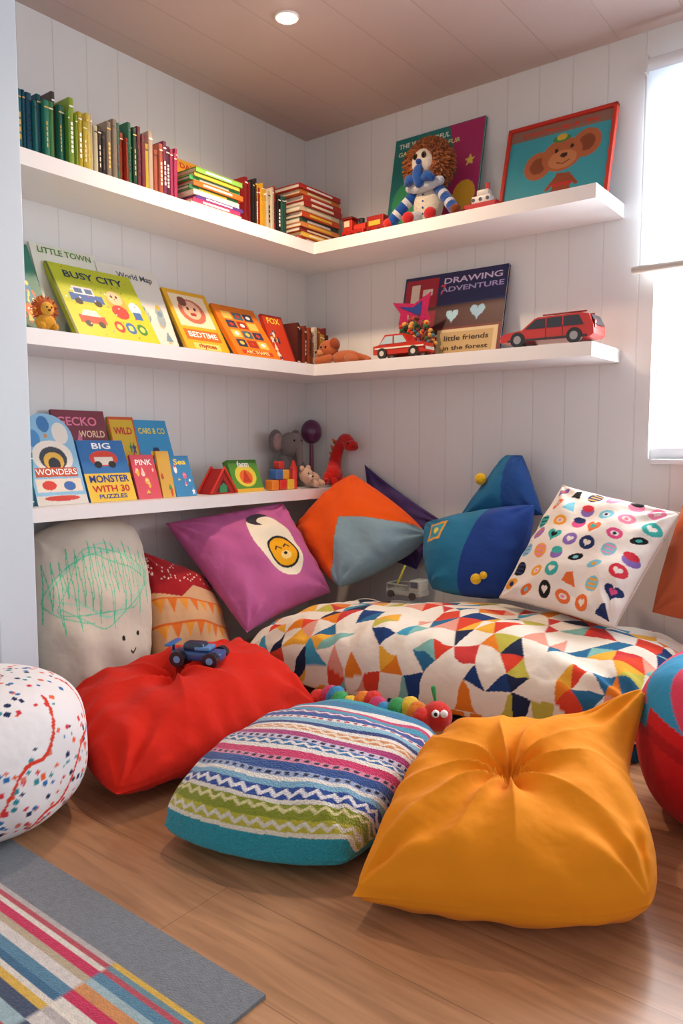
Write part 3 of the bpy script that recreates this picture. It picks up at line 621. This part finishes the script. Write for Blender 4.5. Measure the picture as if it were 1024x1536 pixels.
fbook(PB,*LB(-1.415,-1.225,Z3,.23,.235,.15),.013,'#2a6fb0',lambda P:(P.rect(0,0,1,.45,'#e8c23a'),P.ell(.5,.7,.3,.13,'#d8402a'),P.rect(.3,.6,.7,.72,'#e8e0d0'),P.ell(.35,.6,.08,.06,'#1a1a1a'),P.ell(.65,.6,.08,.06,'#1a1a1a')),[('MONSTER',.5,.36,.85,'#2a3a8a',.12),('WITH 30',.5,.2,.8,'#c8202a',.11),('PUZZLES',.5,.08,.6,'#2a3a8a',.07),('BIG',.5,.9,.4,'#ffffff',.1)])
fbook(PB,*LB(-1.215,-1.11,Z3,.17,.235,.18),.01,'#d84a5a',scene_paint(25,'#e05a68',['#f4d0c0','#ffffff','#e8b83a'],7),[('PINK',.5,.82,.7,'#ffffff',.13)])
fbook(PB,*LB(-1.105,-1.045,Z3,.18,.235,.19),.01,'#d8a83a',scene_paint(26,'#d8a83a',['#3a8a4a','#c83a2a'],5))
fbook(PB,*LB(-1.04,-.94,Z3,.165,.235,.18),.012,'#3a8ac0',scene_paint(27,'#3a8ac0',['#e86a8a','#f4d84a','#ffffff'],7),[('Sea',.5,.84,.6,'#ffe24a',.14)])
fbook(PB,*LB(-.72,-.55,Z3,.145,.225,.17),.03,'#5a9a3a',lambda P:(P.ell(.5,.5,.36,.34,'#e8d84a'),P.ell(.5,.46,.22,.22,'#e8702a'),P.poly([(.35,.3),(.65,.3),(.5,.7)],'#c8402a'),P.rect(0,0,1,.1,'#e8b83a'),P.rect(0,.9,1,1,'#3a7a2a')),[('farm',.5,.85,.4,'#ffffff')])
mb=MB();hy=-.875
mb.extr([(0,0),(.14,0),(.07,.10)],(.24,hy,Z3+.0005),(0,1,0),(0,0,1),(-.07,0,0),'#b02420');mb.extr([(.03,.006),(.11,.006),(.07,.062)],(.2405,hy,Z3+.0005),(0,1,0),(0,0,1),(-.001,0,0),'#5a1a18')
mb.extr([(.05,.006),(.09,.006),(.09,.03),(.07,.045),(.05,.03)],(.2415,hy,Z3+.0005),(0,1,0),(0,0,1),(-.001,0,0),'#3a8a5a')
for s_ in(0,1):
    a=(.245,hy-.002 if s_==0 else hy+.142,Z3+.006);b=(.245,hy+.07,Z3+.107);mb.tube([a,b],.005,'#d8382a',n=6,sub=1);mb.tube([(.168,a[1],a[2]),(.168,b[1],b[2])],.005,'#d8382a',n=6,sub=1)
mb.done('toy_house',WOODP)
mb=MB()
for (y,z,sx,c) in[(-.50,0,.045,'#e8842a'),(-.45,0,.045,'#d8322a'),(-.40,0,.045,'#e8c23a'),(-.475,.046,.045,'#3a6ab0'),(-.43,.046,.042,'#e8a83a'),(-.455,.091,.035,'#c8302a')]:
    mb.rbox((.225,y+.0,Z3+z+sx/2+.0005),(sx,sx,sx),c,.005)
mb.cyl((.225,-.36,Z3+.0005),(.225,-.36,Z3+.09),.016,.016,'#d8322a');mb.cyl((.225,-.36,Z3+.09),(.225,-.36,Z3+.13),.018,.004,'#c22a20')
mb.done('toy_building_blocks',PLAST)
mb=MB();g='#807877';EY=-.255
mb.sph((.085,EY,Z3+.085),(.06,.068,.085),g);mb.sph((.115,EY,Z3+.20),(.056,.06,.058),g)
mb.sph((.085,EY-.07,Z3+.215),(.02,.045,.055),'#736b6a');mb.sph((.085,EY+.07,Z3+.215),(.02,.045,.055),'#736b6a');mb.sph((.10,EY-.07,Z3+.213),(.012,.032,.04),'#a68a8c');mb.sph((.10,EY+.07,Z3+.213),(.012,.032,.04),'#a68a8c')
mb.tube([(.15,EY,Z3+.2),(.168,EY,Z3+.175),(.172,EY,Z3+.13),(.166,EY,Z3+.1)],[.022,.018,.015,.012],g)
for dy in(-.055,.055):mb.tube([(.11,EY+dy*.8,Z3+.13),(.14,EY+dy*1.0,Z3+.09),(.15,EY+dy,Z3+.06)],[.02,.02,.02],g);mb.tube([(.09,EY+dy*.8,Z3+.03),(.14,EY+dy*.9,Z3+.026)],[.03,.024],g,sub=1);mb.sph((.164,EY+dy*.9,Z3+.026),(.006,.018,.018),'#a68a8c')
eye(mb,(.160,EY-.025,Z3+.218));eye(mb,(.160,EY+.025,Z3+.218))
mb.done('plush_elephant',PLUSH)
mb=MB();mb.sph((.10,-.085,Z3+.262),(.052,.052,.058),'#5a2450',fn=lambda d:1+.03*np.sin(9*np.arctan2(d[:,1],d[:,0])));mb.cyl((.10,-.085,Z3+.001),(.10,-.085,Z3+.21),.012,.01,'#7a3a5a');mb.sph((.10,-.085,Z3+.014),(.03,.03,.014),'#5a2450')
mb.done('toy_maraca',PLAST)
mb=MB();c='#d0b09a'
mb.sph((.235,-.245,Z3+.038),(.036,.045,.036),c);mb.sph((.245,-.295,Z3+.06),(.034,.032,.034),c);mb.sph((.24,-.318,Z3+.09),(.011,.013,.014),c);mb.sph((.24,-.275,Z3+.092),(.011,.013,.014),c);mb.sph((.273,-.297,Z3+.052),(.013,.015,.012),'#e2cdb8');mb.sph((.285,-.297,Z3+.056),(.004,.006,.004),'#3a2a22')
eye(mb,(.272,-.31,Z3+.07),.004);eye(mb,(.272,-.282,Z3+.07),.004)
for a,b in[((.25,-.26,Z3+.03),(.278,-.265,Z3+.018)),((.25,-.225,Z3+.03),(.278,-.222,Z3+.02))]:mb.tube([a,b],[.018,.016],c,sub=1)
mb.done('plush_bear',PLUSH)
mb=MB();c='#cc2420'
mb.sph((.255,-.105,Z3+.053),(.038,.05,.05),c)
mb.tube([(.25,-.10,Z3+.07),(.235,-.07,Z3+.12),(.255,-.065,Z3+.185),(.30,-.075,Z3+.225),(.335,-.085,Z3+.205)],[.038,.03,.026,.028,.026],c,n=14)
mb.sph((.345,-.09,Z3+.195),(.036,.03,.026),c);mb.sph((.37,-.095,Z3+.187),(.018,.02,.015),'#a81a18');eye(mb,(.35,-.119,Z3+.205),.005)
mb.tube([(.25,-.14,Z3+.045),(.255,-.165,Z3+.03),(.275,-.18,Z3+.035)],[.03,.018,.009],c)
for x,y in[(.28,-.13),(.285,-.085)]:mb.tube([(x-.01,y,Z3+.04),(x,y,Z3+.018)],[.018,.017],c,sub=1)
for k in range(5):
    t=k/4;mb.cyl((.215-.01*t+.03*t*t,-.068,Z3+.09+.12*t),(.195-.01*t+.03*t*t,-.068,Z3+.10+.13*t),.012,.001,'#e0702a',8)
mb.done('plush_dinosaur',PLUSH)
# ------------------------------------------------------------------ back wall, top shelf
mb=MB()
mb.rbox((.45,-.19,Z1+.03),(.12,.06,.035),'#b8241c',.006);mb.rbox((.42,-.19,Z1+.07),(.05,.055,.05),'#c8301f',.006);mb.rbox((.42,-.19,Z1+.10),(.062,.066,.01),'#7a1a18',.004);mb.cyl((.48,-.19,Z1+.05),(.48,-.19,Z1+.095),.01,.014,'#2a2a2a',14)
mb.cyl((.45,-.19,Z1+.055),(.512,-.19,Z1+.055),.02,.02,'#d8402a');mb.rbox((.57,-.19,Z1+.05),(.09,.06,.075),'#a8201c',.006);mb.box((.42,-.2185,Z1+.075),(.028,.003,.025),'#e8d8b8');mb.box((.57,-.221,Z1+.055),(.06,.003,.02),'#e8b83a')
for x in(.41,.45,.49,.545,.595):
    for y in(-.222,-.158):mb.cyl((x,y-.004,Z1+.0155),(x,y+.004,Z1+.0155),.015,.015,'#2a2422',16)
mb.done('toy_train',PLAST)
def teal(P):
    P.rect(0,0,1,1,'#1f7a78');P.poly([(.45,0),(1,0),(1,1),(.62,1),(.75,.55)],'#b0306a');P.ell(.2,.35,.16,.2,'#3aa06a');P.ell(.85,.3,.12,.14,'#e0b03a');P.ell(.25,.6,.1,.06,'#8ac8a0');P.rect(0,0,1,.06,'#e0d0a0');P.star(.88,.62,.06,'#f0d860')
fbook(PB,(.545,-.11,Z1),(.985,-.11,Z1),(.545,-.02,Z1+.455),.014,'#1f7a78',teal,[('THE WONDERFUL',.34,.92,.58,'#e8f0e0',.05),('GARDEN OF MR. FUR',.40,.84,.7,'#e8e0a0',.045)],nx=120,ny=120)
mb=MB();cx,cy,z=.825,-.20,Z1
mb.sph((cx,cy,z+.085),(.066,.045,.085),'#d8cfbe')
for k in range(5):mb.sph((cx,cy-.045,z+.04+.025*k),.004,'#2a4a8a',8,6)
mb.sph((cx,cy,z+.245),(.10,.062,.10),'#7a3f18')
for k in range(2600):
    a=rr.uniform(0,2*PI);b=rr.uniform(-1.2,1.5);d=np.array([math.cos(a)*math.cos(b),math.sin(a)*math.cos(b),math.sin(b)])
    if d[1]<-.2 and (d[0]/.50)**2+((d[2]+.05)/.56)**2<1:continue
    p0=np.array([cx,cy,z+.245])+d*np.array([.096,.060,.097]);p1=p0+d*.016+np.array([rr.uniform(-.010,.010),rr.uniform(-.006,.006),-.008])
    mb.cyl(p0,p1,.007,.002,rr.choice(['#9a5424','#b0662e','#84451c','#bc723a','#a85c28']),5)
mb.sph((cx,cy-.04,z+.24),(.052,.036,.056),'#e6dccc',24,18)
for dx in(-.02,.02):mb.sph((cx+dx,cy-.073,z+.258),(.011,.006,.013),'#5a3a20');mb.sph((cx+dx,cy-.078,z+.257),(.007,.004,.009),'#151515')
mb.sph((cx,cy-.078,z+.234),(.012,.014,.011),'#2a4f9c');mb.tube([(cx,cy-.070,z+.218),(cx-.004,cy-.080,z+.19),(cx,cy-.072,z+.155)],[.014,.022,.022],'#2a5aa8')
for s in(-1,1):mb.tube([(cx+s*.012,cy-.075,z+.165),(cx+s*.04,cy-.078,z+.172),(cx+s*.058,cy-.072,z+.162)],[.010,.020,.014],'#2a5aa8')
mb.tube([(cx-.07,cy-.03,z+.155),(cx,cy-.05,z+.145),(cx+.07,cy-.03,z+.16)],[.02,.024,.02],'#c8cdd4')
for s in(-1,1):
    P0=V3(cx+s*.05,cy-.01,z+.14);P1=V3(cx+s*.115,cy-.04,z+.075);P2=V3(cx+s*.15,cy-.05,z+.028)
    for k in range(8):
        t0=k/8;t1=(k+1)/8
        q=lambda t:(1-t)**2*P0+2*t*(1-t)*P1+t*t*P2
        mb.tube([q(t0),q(t1)],.023,['#1f4f9c','#1f4f9c','#c8ccd4'][k%3],n=10,sub=1)
    mb.sph(P2+V3(s*.008,-.01,-.002),(.022,.02,.02),'#c8302a' if s<0 else '#7a3a1c')
    mb.tube([(cx+s*.03,cy-.03,z+.035),(cx+s*.05,cy-.06,z+.026)],[.026,.024],'#b8bcc4',sub=1);mb.sph((cx+s*.052,cy-.073,z+.026),(.026,.02,.025),'#b8242a')
mb.done('shaggy_doll',PLUSH)
mb=MB();mb.extr([(0,.035),(.02,0),(.12,0),(.14,.035)],(1.01,-.19,Z1+.0005),(1,0,0),(0,0,1),(0,-.055,0),'#b8262a');mb.rbox((1.08,-.218,Z1+.05),(.08,.042,.03),'#e8e0d8',.006);mb.rbox((1.085,-.218,Z1+.075),(.05,.034,.025),'#d8d4cc',.006);mb.cyl((1.10,-.218,Z1+.085),(1.10,-.218,Z1+.11),.01,.01,'#c8302a')
for k in range(3):mb.cyl((1.05+.03*k,-.2385,Z1+.05),(1.05+.03*k,-.241,Z1+.05),.007,.007,'#3a4a6a',12)
mb.done('toy_boat',PLAST)
def frame():
    bl=V3(1.10,-.13,Z1+.0005);br=V3(1.53,-.13,Z1+.0005);tl=V3(1.10,-.035,Z1+.355);ex=br-bl;ey=tl-bl;n=nrm(np.cross(ex,ey));ux=nrm(ex);uy=nrm(ey);w=np.linalg.norm(ex);h=np.linalg.norm(ey);mb=MB()
    R=np.array([ux,uy,n]).T
    def slab(u0,u1,v0,v1,d0,d1,c):mb.rbox(bl+ux*(u0+u1)/2+uy*(v0+v1)/2+n*(d0+d1)/2,(u1-u0,v1-v0,d1-d0),c,.003,R=R)
    t=.015
    slab(0,w,0.002,t,-.01,.012,'#c83020');slab(0,w,h-t,h,-.01,.012,'#c83020');slab(0,t,0.002,h,-.01,.012,'#cc3624');slab(w-t,w,0.002,h,-.01,.012,'#cc3a28')
    def pr(P):
        P.rect(0,0,1,1,'#3aa0ac');P.rect(0,.86,1,1,'#8f6a5a')
        P.ell(.32,.50,.14,.17,'#b5643a');P.ell(.32,.50,.08,.10,'#8a4526');P.ell(.78,.66,.14,.17,'#b5643a');P.ell(.78,.66,.08,.10,'#8a4526')
        P.ell(.55,.58,.20,.2,'#b5643a');P.ell(.56,.52,.14,.11,'#c98050');P.ell(.57,.57,.035,.03,'#3a1c14');P.ell(.49,.64,.018,.025,'#1a1a1a');P.ell(.64,.66,.018,.025,'#1a1a1a');P.line([(.51,.49),(.57,.465),(.63,.50)],.012,'#5a2a1a')
        P.ell(.53,.78,.09,.04,'#3a8a4a');P.ell(.53,.80,.05,.04,'#d8b03a')
        P.poly([(.46,.02),(.68,.02),(.66,.34),(.52,.36)],'#9a4a28');P.rect(.46,.02,.55,.12,'#b8642f');P.rect(.6,.02,.68,.12,'#b8642f');P.line([(.52,.3),(.44,.18)],.04,'#9a4a28');P.line([(.65,.3),(.72,.2)],.04,'#9a4a28')
        P.rect(.49,.2,.68,.24,'#c8302a')
    mb.panel(bl+ux*t+uy*t+n*.002,br-ux*t+uy*t+n*.002,bl+ux*(w-t)+uy*(h-t)+n*.002,bl+ux*t+uy*(h-t)+n*.002,'#3aa0ac',pr,140,120)
    mb.text('DANCING BEAR TIME',bl+ux*w*.5+uy*h*.885+n*.002,ux,uy,w*.7,'#d8402a',h=.018)
    mb.done('framed_bear_picture',PAPER)
frame()
# ------------------------------------------------------------------ back wall, middle shelf
mb=MB();c='#b5633a'
mb.sph((.40,-.20,Z2+.032),(.075,.04,.032),c);mb.sph((.30,-.20,Z2+.072),(.048,.042,.045),c);mb.sph((.275,-.232,Z2+.055),(.024,.02,.018),'#d08a5c');mb.sph((.268,-.25,Z2+.06),(.007,.005,.005),'#2a1a14')
mb.sph((.335,-.2,Z2+.095),(.022,.03,.03),'#9a4a2a');mb.sph((.26,-.18,Z2+.09),(.018,.02,.03),'#9a4a2a');eye(mb,(.29,-.241,Z2+.082),.005);eye(mb,(.315,-.24,Z2+.082),.005)
mb.tube([(.33,-.23,Z2+.03),(.29,-.265,Z2+.018)],[.02,.017],c,sub=1);mb.tube([(.44,-.23,Z2+.025),(.49,-.245,Z2+.017)],[.022,.016],c,sub=1);mb.tube([(.46,-.19,Z2+.03),(.50,-.18,Z2+.02),(.53,-.2,Z2+.014)],[.02,.016,.01],c)
mb.done('plush_dog',PLUSH)
def bigbk(P):
    P.rect(0,0,1,1,'#2a2f5a');P.rect(0,.35,1,.62,'#4a2a2a');P.rect(0,0,1,.36,'#6a2f28');P.rect(.02,.62,.35,.96,'#a8283a');P.rect(.08,.68,.16,.9,'#e8d8c8');P.rect(.2,.76,.3,.84,'#e8d8c8')
    P.rect(.4,.02,.97,.34,'#cdb890');P.rect(.44,.06,.93,.3,'#b89c6c')
    P.heart(.52,.5,.06,'#9fc8d8',.08);P.heart(.76,.52,.07,'#8fb8d0',.09);P.rect(.02,.38,.35,.58,'#8a2036')
    r=random.Random(3)
    for k in range(26):P.ell(r.uniform(.03,.4),r.uniform(.03,.3),.012,.014,r.choice(['#d8a04a','#c8402a','#e8d8a0']))
fbook('picture_book',(.61,-.115,Z2),(1.105,-.115,Z2),(.61,-.03,Z2+.375),.016,'#2a2f5a',bigbk,[('DRAWING',.68,.9,.55,'#d8c8e8',.07),('ADVENTURE',.68,.8,.6,'#b8a8d8',.06),('little friends',.68,.23,.42,'#3a2a20',.06),('in the forest',.68,.12,.42,'#3a2a20',.05),('7',.4,.8,.05,'#e83a5a',.12)],nx=150,ny=120)
mb=MB();ox=.60
mb.extr([(0,.02),(.0,.055),(.03,.06),(.06,.10),(.15,.10),(.18,.065),(.25,.058),(.26,.04),(.26,.02)],(ox,-.20,Z2+.0005),(1,0,0),(0,0,1),(0,-.07,0),'#c2261e')
mb.extr([(.035,.062),(.065,.093),(.10,.093),(.10,.062)],(ox,-.2705,Z2+.0005),(1,0,0),(0,0,1),(0,-.001,0),'#b8d0d8');mb.extr([(.108,.062),(.108,.093),(.147,.093),(.17,.064)],(ox,-.2705,Z2+.0005),(1,0,0),(0,0,1),(0,-.001,0),'#b8d0d8')
mb.box((ox+.13,-.2715,Z2+.045),(.24,.003,.006),'#f0e8d8')
for x in(.05,.205):
    for y in(-.272,-.197):mb.cyl((ox+x,y-.006,Z2+.0235),(ox+x,y+.006,Z2+.0235),.023,.023,'#1f1c1c',20);mb.cyl((ox+x,y-.0075,Z2+.0235),(ox+x,y+.0075,Z2+.0235),.011,.011,'#d8d4cc',14)
mb.rbox((ox+.255,-.235,Z2+.035),(.012,.07,.014),'#d8d4cc',.003)
mb.done('toy_car',PLAST)
mb=MB();mb.rbox((.745,-.168,Z2+.03),(.17,.026,.058),'#a8402a',.005)
for k in range(190):
    a=rr.uniform(0,PI);q=rr.uniform(.2,1);p=V3(.745+.10*q*math.cos(a),-.168+rr.uniform(-.010,.010),Z2+.06+.115*q*math.sin(a));mb.sph(p,rr.uniform(.007,.014),rr.choice(['#3a6a3a','#c8402a','#2a4a2f','#7a3a2a','#d8a04a','#4a7a8a','#8a2a3a']),7,5)
mb.cyl((.71,-.168,Z2+.03),(.71,-.168,Z2+.19),.003,.003,'#c8b89a',8)
mb.extr([(-.09,.05),(.02,.035),(.10,.075),(.085,0),(.10,-.05),(0,-.035),(-.06,-.05),(-.05,0)],(.72,-.168,Z2+.20),(1,0,0),(0,0,1),(0,.004,0),'#b0205a');mb.extr([(-.06,.03),(.015,.02),(.06,.045),(.05,-.02)],(.72,-.1695,Z2+.20),(1,0,0),(0,0,1),(0,.001,0),'#2a3f8a')
mb.done('toy_flower_planter',PLUSH)
mb=MB();o=(1.19,-.15,Z2+.0005)
mb.extr([(0,.022),(.0,.045),(.02,.055),(.085,.062),(.135,.10),(.15,.104),(.31,.106),(.335,.10),(.352,.06),(.355,.03),(.34,.02)],o,(1,0,0),(0,0,1),(0,-.12,0),'#c42a22')
for pts in([(.098,.064),(.14,.096),(.175,.098),(.175,.064)],[(.182,.064),(.182,.098),(.238,.099),(.238,.064)],[(.245,.064),(.245,.099),(.30,.099),(.318,.064)]):
    mb.extr(pts,(o[0],-.2702,o[2]),(1,0,0),(0,0,1),(0,-.0015,0),'#2c2a36')
mb.box((o[0]+.178,-.2705,Z2+.045),(.0015,.002,.05),'#7a1612');mb.box((o[0]+.241,-.2705,Z2+.045),(.0015,.002,.05),'#7a1612');mb.box((o[0]+.18,-.271,Z2+.026),(.30,.004,.008),'#3a2a2a')
mb.rbox((o[0]+.008,-.25,Z2+.045),(.012,.022,.014),'#f0e8d8',.003);mb.rbox((o[0]+.352,-.25,Z2+.065),(.008,.02,.03),'#7a1010',.003)
mb.extr([(.356,.062),(.338,.098),(.339,.1),(.358,.064)],(o[0],-.165,o[2]),(1,0,0),(0,0,1),(0,-.09,0),'#2c2a36')
for y in(-.17,-.25):mb.tube([(o[0]+.16,y,Z2+.113),(o[0]+.32,y,Z2+.113)],.003,'#8a1a16',n=6,sub=1)
for x in(.07,.285):
    for y in(-.266,-.154):mb.cyl((o[0]+x,y-.008,Z2+.0285),(o[0]+x,y+.008,Z2+.0285),.028,.028,'#1c1a1c',24);mb.cyl((o[0]+x,y-.0095,Z2+.0285),(o[0]+x,y+.0095,Z2+.0285),.015,.015,'#9a9a9e',16)
mb.done('toy_suv',PLAST)
# ------------------------------------------------------------------ toys among the cushions
mb=MB();cx,cy,cz=.755,-1.40,.245
Rz=np.array(Matrix.Rotation(math.radians(25),3,'Z'))
def W(p):return np.array([cx,cy,cz])+Rz@np.array(p,float)
mb.rbox(W((0,0,.025)),(.16,.06,.03),'#2a4f8a',.01,R=Rz);mb.rbox(W((-.01,0,.05)),(.07,.05,.03),'#1f2f4a',.012,R=Rz);mb.rbox(W((.02,0,.048)),(.05,.054,.012),'#5a90c8',.004,R=Rz);mb.rbox(W((-.085,0,.058)),(.02,.085,.006),'#2a6fb8',.002,R=Rz)
mb.tube([W((-.085,0,.03)),W((-.085,0,.056))],.005,'#1f2f4a',n=6,sub=1)
for x in(-.05,.055):
    for y in(-.042,.042):mb.cyl(W((x,y-.011,.02)),W((x,y+.011,.02)),.024,.024,'#171a22',20);mb.cyl(W((x,y-.012,.02)),W((x,y+.012,.02)),.011,.011,'#6a9ac8',14)
mb.done('toy_race_car',PLAST)
mb=MB();cols=['#d8322a','#e8842a','#e8c23a','#3fa05a','#3a8ac0','#c83a6a']
for k in range(13):
    t=k/12;x=.98+.36*t;y=-1.10+.07*t+.02*math.sin(k*1.4);mb.sph((x,y,.085+.018*abs(math.sin(k*.8))),(.03,.04,.042),cols[(k*5)%6],fn=lambda d:1+.03*np.sin(8*np.arctan2(d[:,2],d[:,1])))
    mb.sph((x,y,.035),(.022,.03,.033),cols[(k*5)%6],10,8)
mb.sph((1.37,-1.01,.10),(.045,.045,.045),'#d8322a');mb.sph((1.385,-1.045,.12),.012,'#ffffff',10,8);mb.sph((1.39,-1.053,.122),.006,'#151515',8,6);mb.sph((1.405,-1.03,.12),.012,'#ffffff',10,8);mb.tube([(1.36,-1.005,.14),(1.35,-1.0,.18)],[.004,.008],'#3fa05a',sub=1)
mb.done('stuffed_caterpillar',PLUSH)
mb=MB();cx,cy,cz=.97,-.56,.34
mb.rbox((cx,cy,cz+.022),(.15,.07,.02),'#8a8c84',.004);mb.rbox((cx+.05,cy,cz+.05),(.045,.066,.045),'#9a9a8c',.006);mb.box((cx+.05,cy-.034,cz+.056),(.03,.003,.022),'#3a4a52')
for a,b in[((-.07,-.033),(.02,-.033)),((-.07,.033),(.02,.033)),((-.07,-.033),(-.07,.033))]:mb.tube([(cx+a[0],cy+a[1],cz+.05),(cx+b[0],cy+b[1],cz+.05)],.004,'#7a7c74',n=6,sub=1)
for x in(-.07,-.03,.015):mb.tube([(cx+x,cy-.033,cz+.03),(cx+x,cy-.033,cz+.05)],.003,'#7a7c74',n=6,sub=1)
mb.tube([(cx-.05,cy,cz+.035),(cx+.0,cy-.02,cz+.12)],.004,'#c8c43a',n=6,sub=1)
for x in(-.05,.045):
    for y in(-.036,.036):mb.cyl((cx+x,cy+y-.006,cz+.014),(cx+x,cy+y+.006,cz+.014),.014,.014,'#2a2a2a',14)
mb.done('toy_truck',PLAST)
# ------------------------------------------------------------------ light, world, camera
# overcast sky: the half of the sky outside the window (+Y) is much brighter than the dim room side
w=bpy.data.worlds.new('world');bpy.context.scene.world=w;w.use_nodes=True
N=w.node_tree.nodes;Lk=w.node_tree.links;bg=N['Background'];bg.inputs[0].default_value=(.94,.95,.98,1)
tc=N.new('ShaderNodeTexCoord');sp=N.new('ShaderNodeSeparateXYZ');Lk.new(tc.outputs['Generated'],sp.inputs[0])
mr=N.new('ShaderNodeMapRange');mr.interpolation_type='SMOOTHSTEP';mr.inputs[1].default_value=.15;mr.inputs[2].default_value=.75;mr.inputs[3].default_value=.74;mr.inputs[4].default_value=5.0
Lk.new(sp.outputs[1],mr.inputs[0]);Lk.new(mr.outputs[0],bg.inputs[1])
al=bpy.data.lights.new('window_daylight','AREA');al.shape='RECTANGLE';al.size=1.6;al.size_y=1.6;al.energy=110;al.color=(.94,.97,1)
ao=bpy.data.objects.new('window_daylight',al);bpy.context.collection.objects.link(ao);ao.location=(2.3,.22,1.55);ao.rotation_euler=(math.radians(-90),0,0)
cd=bpy.data.cameras.new('camera');cam=bpy.data.objects.new('camera',cd);bpy.context.collection.objects.link(cam)
F=Vector((-.614,.789,0)).normalized();p=math.radians(5.04);F3=F*math.cos(p)+Vector((0,0,-math.sin(p)))
cam.location=(2.5,-2.93,.91);cam.rotation_euler=F3.to_track_quat('-Z','Y').to_euler()
cd.sensor_fit='VERTICAL';cd.sensor_height=36;cd.lens=1135/1536*36;cd.clip_start=.05
bpy.context.scene.camera=cam
bpy.context.scene.view_settings.view_transform='Standard'
